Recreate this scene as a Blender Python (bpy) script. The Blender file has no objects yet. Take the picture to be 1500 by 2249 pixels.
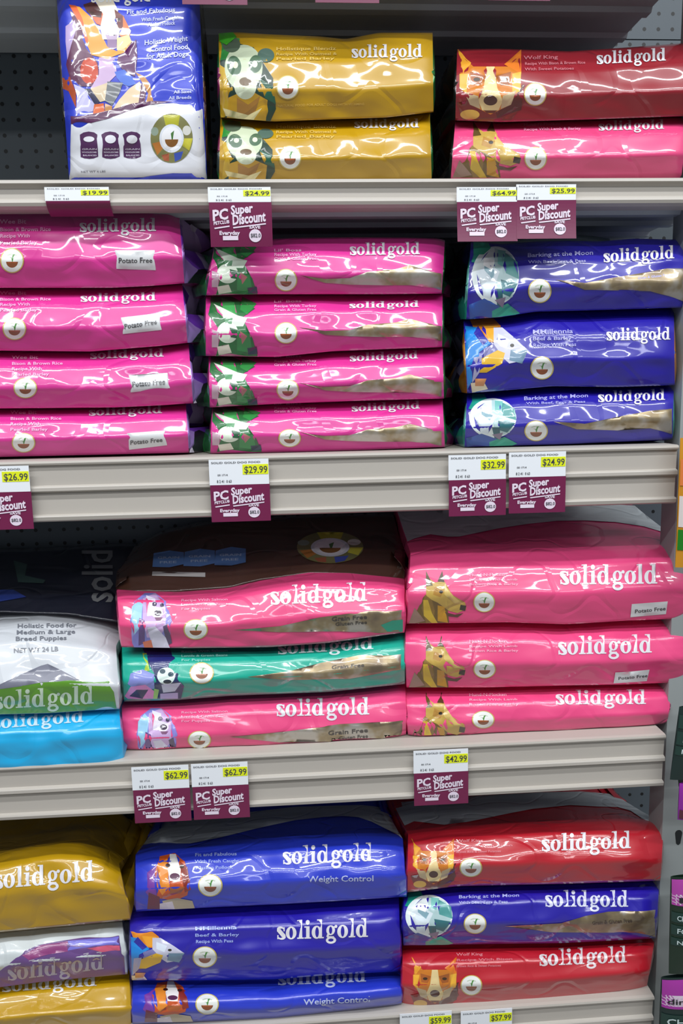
import bpy, math, random
import numpy as np
from mathutils import Vector, Matrix
from mathutils.geometry import delaunay_2d_cdt

S = bpy.context.scene
COL = S.collection

# ------------------------------------------------------------------ camera
FPX, YAW, PITCH, ROLL = 1750.0, math.radians(3.664), math.radians(8.676), math.radians(1.141)
CAM = np.array([0.0, -1.15, 1.45])
_cy, _sy, _cp, _sp = math.cos(YAW), math.sin(YAW), math.cos(PITCH), math.sin(PITCH)
_f = np.array([_sy*_cp, _cy*_cp, -_sp]); _r = np.array([_cy, -_sy, 0.0]); _d = np.cross(_f, _r)
_c, _s = math.cos(ROLL), math.sin(ROLL)
RGT, DWN, FWD = _c*_r + _s*_d, -_s*_r + _c*_d, _f
cam = bpy.data.cameras.new('camera'); cam.sensor_fit = 'VERTICAL'; cam.sensor_height = 36.0
cam.lens = FPX/2249*36.0; cam.clip_start = 0.02
camo = bpy.data.objects.new('camera', cam); COL.objects.link(camo)
M = Matrix(((RGT[0], -DWN[0], -FWD[0], CAM[0]), (RGT[1], -DWN[1], -FWD[1], CAM[1]), (RGT[2], -DWN[2], -FWD[2], CAM[2]), (0, 0, 0, 1)))
camo.matrix_world = M
S.camera = camo

# ------------------------------------------------------------------ light
S.view_settings.view_transform = 'Standard'; S.view_settings.look = 'None'
S.view_settings.gamma = 1.0; S.view_settings.use_curve_mapping = False
S.view_settings.exposure = -0.24
W = bpy.data.worlds.new('store'); S.world = W; W.use_nodes = True
W.node_tree.nodes['Background'].inputs[0].default_value = (0.80, 0.88, 1.0, 1)
W.node_tree.nodes['Background'].inputs[1].default_value = 0.21
def tube(name, x, y, z, lx, ly, power, col=(0.95, 0.98, 1.0)):
    l = bpy.data.lights.new(name, 'AREA'); l.shape = 'RECTANGLE'; l.size = lx; l.size_y = ly
    l.energy = power; l.color = col
    o = bpy.data.objects.new(name, l); COL.objects.link(o); o.location = (x, y, z)
    return o
# rows of fluorescent ceiling tubes that run along the aisle
tube('ceiling_tube_light', 0.0, -1.05, 3.25, 5.0, 0.10, 90)
tube('ceiling_tube_light', 0.0, -2.05, 3.25, 5.0, 0.12, 90)
tube('ceiling_tube_light', 0.0, -3.4, 3.25, 5.0, 0.3, 60)

# ------------------------------------------------------------------ helpers
def unp(px, py, Y):
    px = np.asarray(px, float); py = np.asarray(py, float); Y = np.asarray(Y, float)
    px, py, Y = np.broadcast_arrays(px, py, Y)
    v = FWD + RGT*((px-750)/FPX)[..., None] + DWN*((py-1124.5)/FPX)[..., None]
    t = (Y-CAM[1])/v[..., 1]
    return CAM + v*t[..., None]
def lin(c):
    return tuple(((x/255)/12.92 if x/255 <= .04045 else ((x/255+.055)/1.055)**2.4) for x in c)
def hexc(h): return tuple(int(h[i:i+2], 16) for i in (0, 2, 4))

MATS = {}
def mat(name, rgb=(128, 128, 128), rough=.5, spec=.5, metal=0.0, bump=None, attr=False, coat=0.0):
    if name in MATS: return MATS[name]
    m = bpy.data.materials.new(name); m.use_nodes = True; nt = m.node_tree
    b = nt.nodes['Principled BSDF']
    b.inputs['Base Color'].default_value = (*lin(rgb), 1)
    b.inputs['Roughness'].default_value = rough
    b.inputs['Specular IOR Level'].default_value = spec
    b.inputs['Metallic'].default_value = metal
    b.inputs['Coat Weight'].default_value = coat
    if attr:
        a = nt.nodes.new('ShaderNodeAttribute'); a.attribute_name = 'Col'
        nt.links.new(a.outputs['Color'], b.inputs['Base Color'])
    if bump == 'film':
        tc = nt.nodes.new('ShaderNodeTexCoord')
        mp = nt.nodes.new('ShaderNodeMapping'); mp.inputs['Scale'].default_value = (0.3, 1, 1.0)
        nt.links.new(tc.outputs['Object'], mp.inputs[0])
        n1 = nt.nodes.new('ShaderNodeTexNoise'); n1.inputs['Scale'].default_value = 15; n1.inputs['Detail'].default_value = 2.0
        n1.inputs['Distortion'].default_value = 1.2
        nt.links.new(mp.outputs[0], n1.inputs['Vector'])
        n2 = nt.nodes.new('ShaderNodeTexNoise'); n2.inputs['Scale'].default_value = 11; n2.inputs['Detail'].default_value = 0.0
        n2.inputs['Distortion'].default_value = 0.6
        nt.links.new(tc.outputs['Object'], n2.inputs['Vector'])
        # creases: ridges where the second noise passes its middle value
        s1 = nt.nodes.new('ShaderNodeMath'); s1.operation = 'SUBTRACT'; s1.inputs[1].default_value = .5
        nt.links.new(n2.outputs[0], s1.inputs[0])
        ab = nt.nodes.new('ShaderNodeMath'); ab.operation = 'ABSOLUTE'; nt.links.new(s1.outputs[0], ab.inputs[0])
        mn = nt.nodes.new('ShaderNodeMath'); mn.operation = 'MINIMUM'; mn.inputs[1].default_value = .05
        nt.links.new(ab.outputs[0], mn.inputs[0])
        ml = nt.nodes.new('ShaderNodeMath'); ml.operation = 'MULTIPLY_ADD'; ml.inputs[1].default_value = 5.0
        nt.links.new(mn.outputs[0], ml.inputs[0]); nt.links.new(n1.outputs[0], ml.inputs[2])
        bp = nt.nodes.new('ShaderNodeBump'); bp.inputs['Strength'].default_value = .5; bp.inputs['Distance'].default_value = .006
        nt.links.new(ml.outputs[0], bp.inputs['Height']); nt.links.new(bp.outputs[0], b.inputs['Normal']); nt.links.new(bp.outputs[0], b.inputs['Coat Normal'])
        b.inputs['Coat Roughness'].default_value = .07; b.inputs['Coat Weight'].default_value = 1.0; b.inputs['Roughness'].default_value = .38
    if bump == 'metal':
        n1 = nt.nodes.new('ShaderNodeTexNoise'); n1.inputs['Scale'].default_value = 400
        bp = nt.nodes.new('ShaderNodeBump'); bp.inputs['Strength'].default_value = .08; bp.inputs['Distance'].default_value = .001
        nt.links.new(n1.outputs[0], bp.inputs['Height']); nt.links.new(bp.outputs[0], b.inputs['Normal'])
    MATS[name] = m
    return m

def mesh_obj(name, V, F, m=None, parent=None, loc=(0, 0, 0), cols=None, smooth=False, mids=None, mats=None):
    V = np.asarray(V, float) - np.asarray(loc if parent is None else (0, 0, 0), float)
    me = bpy.data.meshes.new(name)
    me.from_pydata(V.tolist(), [], [tuple(int(i) for i in f) for f in F]); me.update()
    if m: me.materials.append(m)
    for mm in (mats or []): me.materials.append(mm)
    if cols is not None:
        at = me.color_attributes.new('Col', 'FLOAT_COLOR', 'CORNER')
        buf = np.ones((len(me.loops), 4), np.float32)
        k = 0
        for f, c in zip(F, cols):
            buf[k:k+len(f), :3] = c; k += len(f)
        at.data.foreach_set('color', buf.ravel())
    if smooth: me.polygons.foreach_set('use_smooth', [True]*len(me.polygons))
    o = bpy.data.objects.new(name, me); COL.objects.link(o)
    if parent is None: o.location = loc
    else: o.parent = parent
    return o
def empty(name, loc, label=None, cat=None, group=None):
    o = bpy.data.objects.new(name, None); COL.objects.link(o); o.location = loc; o.empty_display_size = .02
    if label: tag(o, label, cat, group)
    return o
def tag(o, label, cat, group=None):
    o['label'] = label; o['category'] = cat
    if group: o['group'] = group
    return o
def box(x0, x1, y0, y1, z0, z1):
    V = [(x0, y0, z0), (x1, y0, z0), (x1, y1, z0), (x0, y1, z0), (x0, y0, z1), (x1, y0, z1), (x1, y1, z1), (x0, y1, z1)]
    F = [(0, 3, 2, 1), (4, 5, 6, 7), (0, 1, 5, 4), (1, 2, 6, 5), (2, 3, 7, 6), (3, 0, 4, 7)]
    return V, F
def joinm(parts):
    V, F = [], []
    for v, f in parts:
        n = len(V); V += list(v); F += [tuple(i+n for i in q) for q in f]
    return V, F
def extrude_x(profile, x0, x1):
    n = len(profile)
    V = [(x0, y, z) for y, z in profile] + [(x1, y, z) for y, z in profile]
    F = [(i, (i+1) % n, n+(i+1) % n, n+i) for i in range(n)] + [tuple(range(n))[::-1], tuple(range(n, 2*n))]
    return V, F
def pip(poly, P):
    x, y = P[:, 0], P[:, 1]; ins = np.zeros(len(P), bool); n = len(poly)
    for i in range(n):
        x0, y0 = poly[i]; x1, y1 = poly[(i+1) % n]
        if y0 == y1: continue
        c = ((y0 > y) != (y1 > y)) & (x < (x1-x0)*(y-y0)/(y1-y0)+x0)
        ins ^= c
    return ins
def ell(cx, cy, rx, ry, n=28, rot=0, a0=0, a1=2*math.pi):
    full = abs(a1-a0) > 6.2
    t = np.linspace(a0, a1, n, endpoint=not full)
    x, y = rx*np.cos(t), ry*np.sin(t)
    return [(cx+a*math.cos(rot)-b*math.sin(rot), cy+a*math.sin(rot)+b*math.cos(rot)) for a, b in zip(x, y)]
def cdt(polys, grid):
    """triangulate the union of the polygons with extra grid points; returns verts, tris, centroids"""
    P, E = [], []
    for p in polys:
        n = len(P); P += [tuple(q) for q in p]; E += [(n+i, n+(i+1) % len(p)) for i in range(len(p))]
    A = np.array(P); lo, hi = A.min(0), A.max(0)
    gx = np.arange(lo[0]+grid/2, hi[0], grid); gy = np.arange(lo[1]+grid/2, hi[1], grid)
    G = [(x+(grid/2 if j % 2 else 0), y) for j, y in enumerate(gy) for x in gx]
    if G:
        G = np.array(G); keep = np.zeros(len(G), bool)
        for p in polys: keep |= pip(p, G)
        G = G[keep]
        P += [tuple(q) for q in G]
    r = delaunay_2d_cdt([Vector(p) for p in P], E, [], 0, 1e-5)
    V = np.array([tuple(v) for v in r[0]]); T = np.array([tuple(f) for f in r[2]])
    return V, T, V[T].mean(1)

# ------------------------------------------------------------------ lettering
def stroke_poly(pts, ws):
    pts = np.array(pts, float); d = np.gradient(pts, axis=0); d /= np.linalg.norm(d, axis=1)[:, None]
    n = np.stack([-d[:, 1], d[:, 0]], 1); ws = np.array(ws)[:, None]/2
    return [tuple(p) for p in np.vstack([pts+n*ws, (pts-n*ws)[::-1]])]
def R(x0, y0, x1, y1): return [(x0, y0), (x1, y0), (x1, y1), (x0, y1)]
def glyph(ch):
    """bold slab serif letters, x-height 1, y up; list of (outer, hole or None), advance"""
    if ch == 'o': return [(ell(.5, .5, .5, .53), ell(.5, .5, .17, .42, 20))], 1.06
    if ch == 'l': return [(R(.16, 0, .48, 1.5), None), (R(0, 0, .62, .11), None), ([(0, 1.4), (.3, 1.44), (.48, 1.52), (.16, 1.5), (0, 1.48)], None)], .68
    if ch == 'i': return [(R(.16, 0, .48, 1.0), None), (R(0, 0, .62, .11), None), (R(0, .9, .3, 1.0), None), (ell(.31, 1.29, .19, .19, 16), None)], .68
    if ch == 'd': return [(ell(.46, .5, .46, .53), ell(.5, .5, .17, .41, 20)), (R(.66, 0, .97, 1.5), None), (R(.8, 0, 1.13, .11), None), (R(.5, 1.4, .8, 1.5), None)], 1.17
    if ch == 'g':
        return [(ell(.44, .63, .41, .40), ell(.44, .63, .15, .29, 20)),
                (ell(.48, -.18, .48, .30), ell(.47, -.17, .25, .13, 20)),
                ([(.12, .34), (.30, .28), (.28, .16), (.75, .14), (.8, .02), (.15, .02), (.04, .14)], None),
                (ell(.93, .92, .14, .13, 12), None), (R(.7, .82, .92, .93), None)], 1.06
    if ch == 's':
        t = np.linspace(0, 1, 25)
        x = .40+.27*np.where(t < .5, np.cos(math.pi*(.15+1.7*t*1.0)), -np.cos(math.pi*(.15+1.7*(1-t))))
        y = .5+np.where(t < .5, .26+.2*np.sin(math.pi*(.15+1.7*t)), -(.26+.2*np.sin(math.pi*(.15+1.7*(1-t)))))
        w = .12+.24*np.exp(-((t-.5)/.2)**2)
        return [(stroke_poly(np.stack([x, y], 1), w), None), (R(.62, .66, .74, .98), None), (R(.04, .02, .16, .36), None)], .84
    return [], .16
def build_logo():
    shapes, x = [], 0
    for ch in 'solid gold':
        g, adv = glyph(ch)
        for o, h in g:
            o = [(a+x, b) for a, b in o]; h = [(a+x, b) for a, b in h] if h else None
            shapes.append((o, h))
        x += adv
    Vs, Ts, n = [], [], 0
    for o, h in shapes:
        V, T, Cn = cdt([o] + ([h] if h else []), .3)
        k = pip(o, Cn)
        if h: k &= ~pip(h, Cn)
        Vs.append(V); Ts.append(T[k]+n); n += len(V)
    return np.vstack(Vs), np.vstack(Ts), x-.04
LOGO_V, LOGO_T, LOGO_W = build_logo()

_tc = {}
def text2d(s, bold=.016, maxedge=0):
    """plain text outline filled, cap height about .7, width as typeset; returns V,T,width"""
    key = (s, bold)
    if key in _tc: return _tc[key]
    cu = bpy.data.curves.new('t', 'FONT'); cu.body = s; cu.size = 1; cu.offset = bold; cu.resolution_u = 2
    o = bpy.data.objects.new('t', cu); COL.objects.link(o)
    dg = bpy.context.evaluated_depsgraph_get(); me = o.evaluated_get(dg).to_mesh()
    me.calc_loop_triangles()
    V = np.array([v.co[:2] for v in me.vertices]); T = np.array([t.vertices[:] for t in me.loop_triangles])
    # keep the triangles facing up
    o.evaluated_get(dg).to_mesh_clear(); bpy.data.objects.remove(o); bpy.data.curves.remove(cu)
    w = V[:, 0].max()
    _tc[key] = (V, T, w)
    return _tc[key]

# ------------------------------------------------------------------ art on the bags (unit boxes, y down, later shapes on top)
def P(*a): return [(a[i], a[i+1]) for i in range(0, len(a), 2)]
ART = {
 'panda': [('1c3a2a', P(0,.05,.6,.15,.95,.5,1,.85,.9,1,0,1)), ('2f8a3a', P(0,0,.35,.05,.3,.25,0,.3)), ('c8a21c', P(0,.35,.12,.4,.16,.9,0,1)),
   ('c99a14', P(.15,.72,.5,.62,.85,.75,.82,1,.12,1)), ('c6d2b4', ell(.42,.38,.34,.26)), ('d2dcc0', ell(.45,.58,.2,.16)),
   ('4d5f4c', ell(.2,.12,.16,.09)), ('4d6a60', ell(.82,.24,.15,.08)), ('4a6a50', ell(.25,.36,.13,.11, rot=.4)), ('4a6a50', ell(.63,.34,.12,.1, rot=-.3)),
   ('dfe8c8', ell(.27,.35,.05,.04,12)), ('dfe8c8', ell(.62,.34,.05,.04,12)), ('6b5538', ell(.45,.54,.11,.05)), ('1e5c44', P(.7,.5,.95,.6,1,.8,.8,.72)),
   ('a9772c', P(.3,.72,.5,.8,.72,.7,.6,.95,.3,.97)), ('e6d9a0', P(.05,.84,.5,.92,.75,.84,.6,1,.1,.93))],
 'shepherd': [('6e5420', P(.0,1,.1,.85,.25,.5,.4,.35,.65,.45,.7,1)), ('c2a04a', P(.3,.1,.45,.22,.62,.2,.75,.45,.98,.6,1,.72,.85,.8,.7,.76,.5,.6,.3,.5)),
   ('4a3a1c', P(.58,0,.62,.22,.5,.2)), ('5a4a20', P(.3,.0,.42,.28,.3,.3)), ('d8b96a', P(.62,.25,.78,.48,.95,.62,.8,.62,.62,.45)), ('b5863a', P(.45,.3,.62,.38,.55,.5,.42,.45)),
   ('8a6a2a', P(.28,.45,.4,.55,.45,.75,.42,1,.3,1,.22,.7)), ('d4b030', P(.25,.55,.33,.55,.4,.8,.5,1,.4,1,.26,.85)), ('c8921c', P(.5,.65,.62,.68,.68,1,.5,.95)),
   ('3a3026', P(.9,.64,1,.66,.98,.76,.88,.74)), ('5a3a2a', P(.62,.78,.8,.83,.95,.8,.85,.88,.68,.86)), ('20180f', ell(.56,.4,.035,.03,10)), ('9a7a6a', P(.1,.7,.28,.95,.1,1,.0,1))],
 'fox': [('7a1f1a', P(.0,.75,.9,.6,1,.75,.8,1,.1,1)), ('5a1c18', P(.75,.55,1,.5,.95,.85,.6,.97,.55,.8)), ('d07a1e', P(.08,.1,.25,.25,.75,.25,.92,.1,.95,.55,.75,.8,.5,.92,.25,.8,.05,.55)),
   ('e8a026', P(.02,.0,.22,.2,.1,.35)), ('e0781c', P(.7,.22,.95,.0,.95,.35)), ('f0b030', P(.05,.35,.18,.35,.15,.62,.05,.55)), ('f2b434', P(.82,.35,.95,.32,.93,.6,.82,.62)),
   ('a85a1c', P(.2,.32,.42,.38,.35,.52,.22,.5)), ('a0561c', P(.58,.38,.8,.32,.78,.5,.65,.52)), ('3a2410', ell(.3,.43,.05,.03,10)), ('3a2410', ell(.7,.43,.05,.03,10)),
   ('e8cf94', P(.44,.25,.56,.25,.6,.55,.68,.72,.62,.86,.38,.86,.32,.72,.4,.55)), ('c8b088', P(.12,.6,.32,.66,.35,.84,.2,.78)), ('c8b088', P(.88,.58,.68,.66,.65,.84,.8,.78)),
   ('4a1c10', ell(.5,.72,.1,.07)), ('6a2a18', P(.4,.86,.6,.86,.55,.9,.45,.9)), ('d8a84a', ell(.2,.92,.14,.07))],
 'moon': [('1f9a86', P(.12,.0,.35,.0,.42,.12,.2,.3,.05,.28)), ('e6f2f2', ell(.52,.45,.46,.37,40)), ('b5d2d4', P(.5,.1,.85,.2,.97,.45,.85,.72,.6,.8,.5,.5)),
   ('4f9a98', P(.66,.14,.95,.28,.98,.5,.72,.42)), ('2f6f78', P(.62,.5,.96,.55,.8,.72,.66,.68)), ('dbe8f0', P(.14,.4,.4,.3,.6,.4,.42,.75,.28,.72)), ('7cc4bc', P(.56,.12,.72,.14,.66,.34,.56,.3)),
   ('24606c', P(.5,.62,.66,.62,.66,.86,.56,.86)), ('88aebc', P(.3,.28,.52,.4,.46,.5,.3,.38)), ('ffffff', P(.3,.22,.5,.26,.45,.38,.28,.32)),
   ('2a52a4', P(.0,.82,.3,.74,.6,.84,.5,1,.02,1)), ('2aa088', P(.45,.9,.75,.8,1,.93,.9,1,.45,1)), ('8a7a94', P(.5,.76,.72,.72,.66,.86))],
 'longdog': [('e88c1c', P(.16,.0,.5,.0,.6,.1,.55,.32,.3,.3)), ('1c86d8', P(.1,.1,.28,.12,.46,.34,.3,.45,.26,.75,.12,.95,.02,.7)), ('2a2a9c', P(.28,.1,.42,.3,.35,.36,.22,.2)),
   ('f2a428', P(.34,.08,.56,.1,.55,.3,.42,.28)), ('c8c8dc', P(.5,.12,.62,.12,.82,.28,.98,.42,.92,.56,.72,.6,.6,.5,.5,.35)), ('6f8fa8', P(.74,.42,.98,.42,.9,.6,.72,.56)),
   ('dce4f2', P(.56,.2,.72,.28,.68,.4,.56,.34)), ('e0b01c', P(.3,.55,.55,.42,.66,.46,.62,.6,.4,.72,.28,.72)), ('a8a6c8', P(.22,.52,.34,.5,.3,.72,.2,.86)), ('7a78b0', P(.36,.4,.5,.34,.56,.42,.36,.52)),
   ('302a20', ell(.76,.36,.03,.025,10)), ('e8d8b8', P(.18,.86,.36,.84,.42,.94,.2,1)), ('cc8a5a', P(.24,.8,.4,.8,.36,.9,.24,.9))],
 'shihtzu': [('8a86d4', P(.05,.9,.0,.5,.1,.15,.35,.0,.6,.0,.85,.15,1,.5,.95,.8,.8,1,.1,1)), ('9fd0ee', P(.04,.25,.2,.1,.3,.2,.25,.6,.1,.75,.03,.5)), ('c9a8d8', P(.3,.1,.6,.0,.85,.25,.85,.6,.7,.8,.4,.8,.3,.5)),
   ('e8e0f2', P(.38,.04,.6,.1,.62,.4,.4,.42)), ('6a4a8a', P(.22,.45,.35,.5,.35,.9,.2,.95)), ('5a4a6a', P(.78,.6,.9,.55,1,.9,.88,.95)), ('dcd8ec', P(.4,.62,.6,.6,.85,.8,.95,1,.55,1)),
   ('f2eaf6', ell(.64,.35,.14,.1)), ('4a3a5c', ell(.58,.2,.06,.04,12)), ('4a3a5c', ell(.76,.22,.05,.04,12)), ('3a2a44', ell(.66,.36,.09,.055,14)), ('7a4a70', P(.58,.44,.78,.44,.72,.5,.62,.5)), ('e07a5c', P(.3,.88,.5,.84,.55,1,.34,1))],
 'raccoon': [('16246a', P(.3,.0,.75,.0,.85,.2,.7,.45,.5,.5,.4,.3)), ('a8c83a', P(.3,.1,.37,.1,.42,.45,.34,.45)), ('8a92d8', P(.05,.7,.1,.5,.3,.42,.5,.52,.5,.8,.2,.85)), ('1c2a5c', P(.5,.4,.9,.5,1,.75,.95,1,.55,1,.5,.7)),
   ('dceee8', ell(.7,.55,.15,.17)), ('2a4a5a', ell(.64,.46,.05,.05,12)), ('2a4a5a', ell(.78,.52,.05,.05,12)), ('26303c', ell(.72,.66,.07,.04,12)), ('cfd6ea', P(.62,.72,.95,.68,.85,.85,.65,.88)),
   ('e08ac8', P(.0,.95,.1,.76,.35,.72,.5,.85,.48,1,.05,1)), ('3a3a5a', P(.08,.95,.2,.82,.4,.82,.3,1)), ('b8a8d8', P(.6,.9,.9,.88,.9,1,.6,1)), ('9ac86a', P(.5,.8,.58,.82,.55,1,.48,1))],
 'beagle': [('7a3aa0', P(.02,.7,.05,.35,.25,.2,.3,.75,.15,.85)), ('c8521c', P(.2,.35,.3,.06,.6,.0,.8,.15,.9,.5,.85,.75,.6,.85,.25,.8)), ('e88c2a', P(.25,.2,.45,.1,.5,.6,.35,.75,.25,.6)), ('f0ece8', P(.5,.02,.62,.02,.72,.3,.7,.5,.5,.5,.46,.3)),
   ('8a2a1c', P(.7,.15,.85,.25,.92,.65,.8,.7,.74,.45)), ('6a1f3c', P(.08,.7,.3,.78,.3,1,.05,1)), ('5a2a4a', ell(.6,.42,.1,.06,14)), ('3a1a14', ell(.46,.22,.05,.035,10)), ('3a1a14', ell(.74,.24,.05,.035,10)),
   ('b8a88c', P(.35,.85,.65,.8,.95,.85,1,1,.4,1)), ('a85a28', P(.5,.6,.8,.6,.72,.72,.5,.72)), ('d8ccd8', P(.3,.9,.55,.86,.6,1,.3,1))],
 'cow': [('1c6a34', P(.1,.0,.5,.0,.95,.2,.7,.35,.9,.7,1,1,.2,1,.3,.6,.05,.3)), ('3aa050', P(.3,.02,.55,.1,.6,.3,.35,.3)), ('2a8a40', P(.7,.0,.98,.12,.8,.3,.66,.22)), ('dcecd8', P(.15,.12,.3,.18,.62,.32,.8,.36,.72,.5,.5,.5,.35,.36)),
   ('e4f0dc', ell(.42,.6,.2,.18)), ('1f5a38', P(.46,.52,.62,.56,.6,.7,.48,.68)), ('c8a8b8', P(.12,.55,.26,.6,.24,.85,.12,.85)), ('2f8a48', P(.6,.6,.85,.62,.9,.95,.6,.9)), ('b86a70', P(.66,.58,.8,.66,.7,.8)),
   ('24304a', P(.8,.86,.98,.84,1,.96,.82,.98)), ('e8e0d0', P(.22,.84,.44,.8,.5,.94,.25,.98)), ('5a9a6a', P(.36,.36,.52,.36,.5,.46,.38,.46))],
 'hound': [('5a1848', P(0.141,0.108,0.215,0.149,0.265,0.273,0.303,0.428,0.427,0.552,0.440,0.655,0.377,0.758,0.253,0.758,0.141,0.686,0.103,0.572,0.128,0.428,0.191,0.273)),
   ('b8a0d0', P(0.097,0.242,0.191,0.191,0.209,0.263,0.153,0.407,0.116,0.531,0.097,0.376)),
   ('b04a1c', P(0.054,0.686,0.141,0.675,0.203,0.809,0.203,0.943,0.128,0.799,0.066,0.778)),
   ('5a1c58', P(0.701,0.448,0.826,0.356,0.838,0.510,0.813,0.675,0.701,0.634,0.626,0.552,0.639,0.500)),
   ('c8aad0', P(0.440,0.510,0.601,0.510,0.626,0.655,0.477,0.778,0.352,0.778,0.440,0.655)),
   ('ec9a2c', P(0.128,0.057,0.240,0.077,0.365,0.170,0.452,0.294,0.527,0.418,0.626,0.459,0.751,0.325,0.782,0.376,0.701,0.469,0.527,0.521,0.365,0.490,0.303,0.376,0.253,0.222)),
   ('dc5c18', P(0.128,0.057,0.203,0.067,0.265,0.170,0.328,0.356,0.315,0.407,0.253,0.242,0.178,0.129)),
   ('d86030', P(0.328,0.119,0.489,0.129,0.477,0.242,0.415,0.222)),
   ('4a1c1c', P(0.278,0.057,0.377,0.031,0.477,0.088,0.465,0.170,0.377,0.160,0.315,0.119)),
   ('f2e6d0', P(0.377,-0.005,0.577,0.005,0.639,0.108,0.601,0.191,0.658,0.273,0.639,0.356,0.477,0.356,0.452,0.253,0.483,0.139)),
   ('6a2424', P(0.601,0.098,0.701,0.160,0.701,0.284,0.639,0.253,0.614,0.170)),
   ('d8702c', P(0.689,0.149,0.770,0.284,0.751,0.356,0.651,0.325,0.689,0.242)),
   ('b49ebc', P(0.496,0.294,0.527,0.263,0.601,0.263,0.633,0.304,0.626,0.356,0.527,0.366)),
   ('8a6a94', P(0.527,0.356,0.620,0.356,0.626,0.428,0.577,0.448,0.527,0.418)),
   ('ffdc98', P(0.626,0.345,0.751,0.314,0.778,0.376,0.701,0.438,0.626,0.448)),
   ('c8401a', ell(0.340,0.624,0.093,0.113)),
   ('3c68d0', P(0.601,0.634,0.701,0.613,0.776,0.675,0.826,0.737,0.751,0.758,0.676,0.737,0.626,0.686)),
   ('6a6e74', P(0.527,0.716,0.689,0.727,0.651,0.820,0.577,0.923,0.502,0.881)),
   ('d8c4a4', P(0.352,0.778,0.527,0.727,0.502,0.881,0.452,0.892)),
   ('e0c8a4', P(0.863,0.716,0.882,0.799,0.844,0.923,0.577,0.964,0.651,0.871,0.751,0.778)),
   ('2c2c50', P(0.284,0.778,0.352,0.778,0.452,0.892,0.402,0.918)),
   ('bcb8e0', P(0.178,0.737,0.290,0.778,0.396,0.912,0.377,0.974,0.203,0.995,0.215,0.840)),
   ('d8601c', P(0.390,0.912,0.489,0.902,0.502,0.995,0.377,1.005)),
   ('b87828', P(0.502,0.902,0.577,0.928,0.577,0.969,0.502,0.985)),
   ('c08030', P(0.813,0.634,0.913,0.675,0.969,0.737,1.006,0.902,0.925,0.912,0.950,0.820,0.875,0.706)),
   ('5a1c4a', P(0.882,0.727,0.932,0.778,0.913,0.912,0.844,0.933)),
   ('3a1410', ell(0.365,0.129,0.027,0.014)),
   ('3a1410', ell(0.645,0.186,0.020,0.016)),
   ('4a3850', ell(0.539,0.314,0.015,0.009)),
   ('4a3850', ell(0.599,0.316,0.015,0.009))],
 'badge': [('c9b45a', ell(.5,.5,.5,.5,32)), ('eceeea', ell(.5,.5,.45,.46,32)), ('c3cbb8', P(.28,.3,.4,.24,.6,.24,.72,.3,.68,.33,.5,.28,.32,.33)), ('8a4a24', [(.25,.55)]+ell(.5,.55,.25,.24,14,a0=0,a1=math.pi)[::-1][1:]),
   ('4a8a3a', P(.5,.55,.47,.42,.36,.38,.5,.4,.53,.28,.62,.26,.56,.4,.53,.55)), ('b05a2a', P(.3,.55,.7,.55,.68,.6,.32,.6))],
 'ring': [('7d7c4a', ell(.5,.5,.5,.5,40)), ('b8b62c', P(.3,.03,.7,.03,.66,.24,.36,.24)), ('b8742c', P(.04,.6,.24,.56,.3,.7,.16,.84)), ('c8c23a', P(.8,.5,1,.5,.92,.75,.76,.66)), ('3a52b0', P(.56,.8,.78,.76,.72,.92,.58,.98)),
   ('a85a3a', P(.26,.84,.44,.8,.44,.97,.32,.95)), ('d8d8d0', ell(.86,.34,.1,.1,14)), ('8a9a8a', ell(.1,.36,.09,.09,14)), ('dfe4ee', ell(.5,.5,.29,.29,32)), ('f4f4f8', ell(.5,.5,.24,.24,28)),
   ('8a5a24', [(.34,.52)]+ell(.5,.52,.16,.16,12,a0=0,a1=math.pi)[::-1][1:]), ('4a7a3a', P(.5,.52,.48,.4,.56,.34,.53,.52))],
}
_ac = {}
def art_mesh(name):
    if name not in _ac:
        A = ART[name]; V, T, Cn = cdt([p for c, p in A], .07)
        col = np.full(len(T), -1)
        for i, (c, p) in enumerate(A): col[pip(p, Cn)] = i
        k = col >= 0
        lc = [lin(hexc(c)) for c, p in A]
        _ac[name] = (V, T[k], [lc[i] for i in col[k]])
    return _ac[name]

PRINT = mat('printed_film', rough=.24, spec=.6, attr=True, bump='film', coat=.3)

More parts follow.
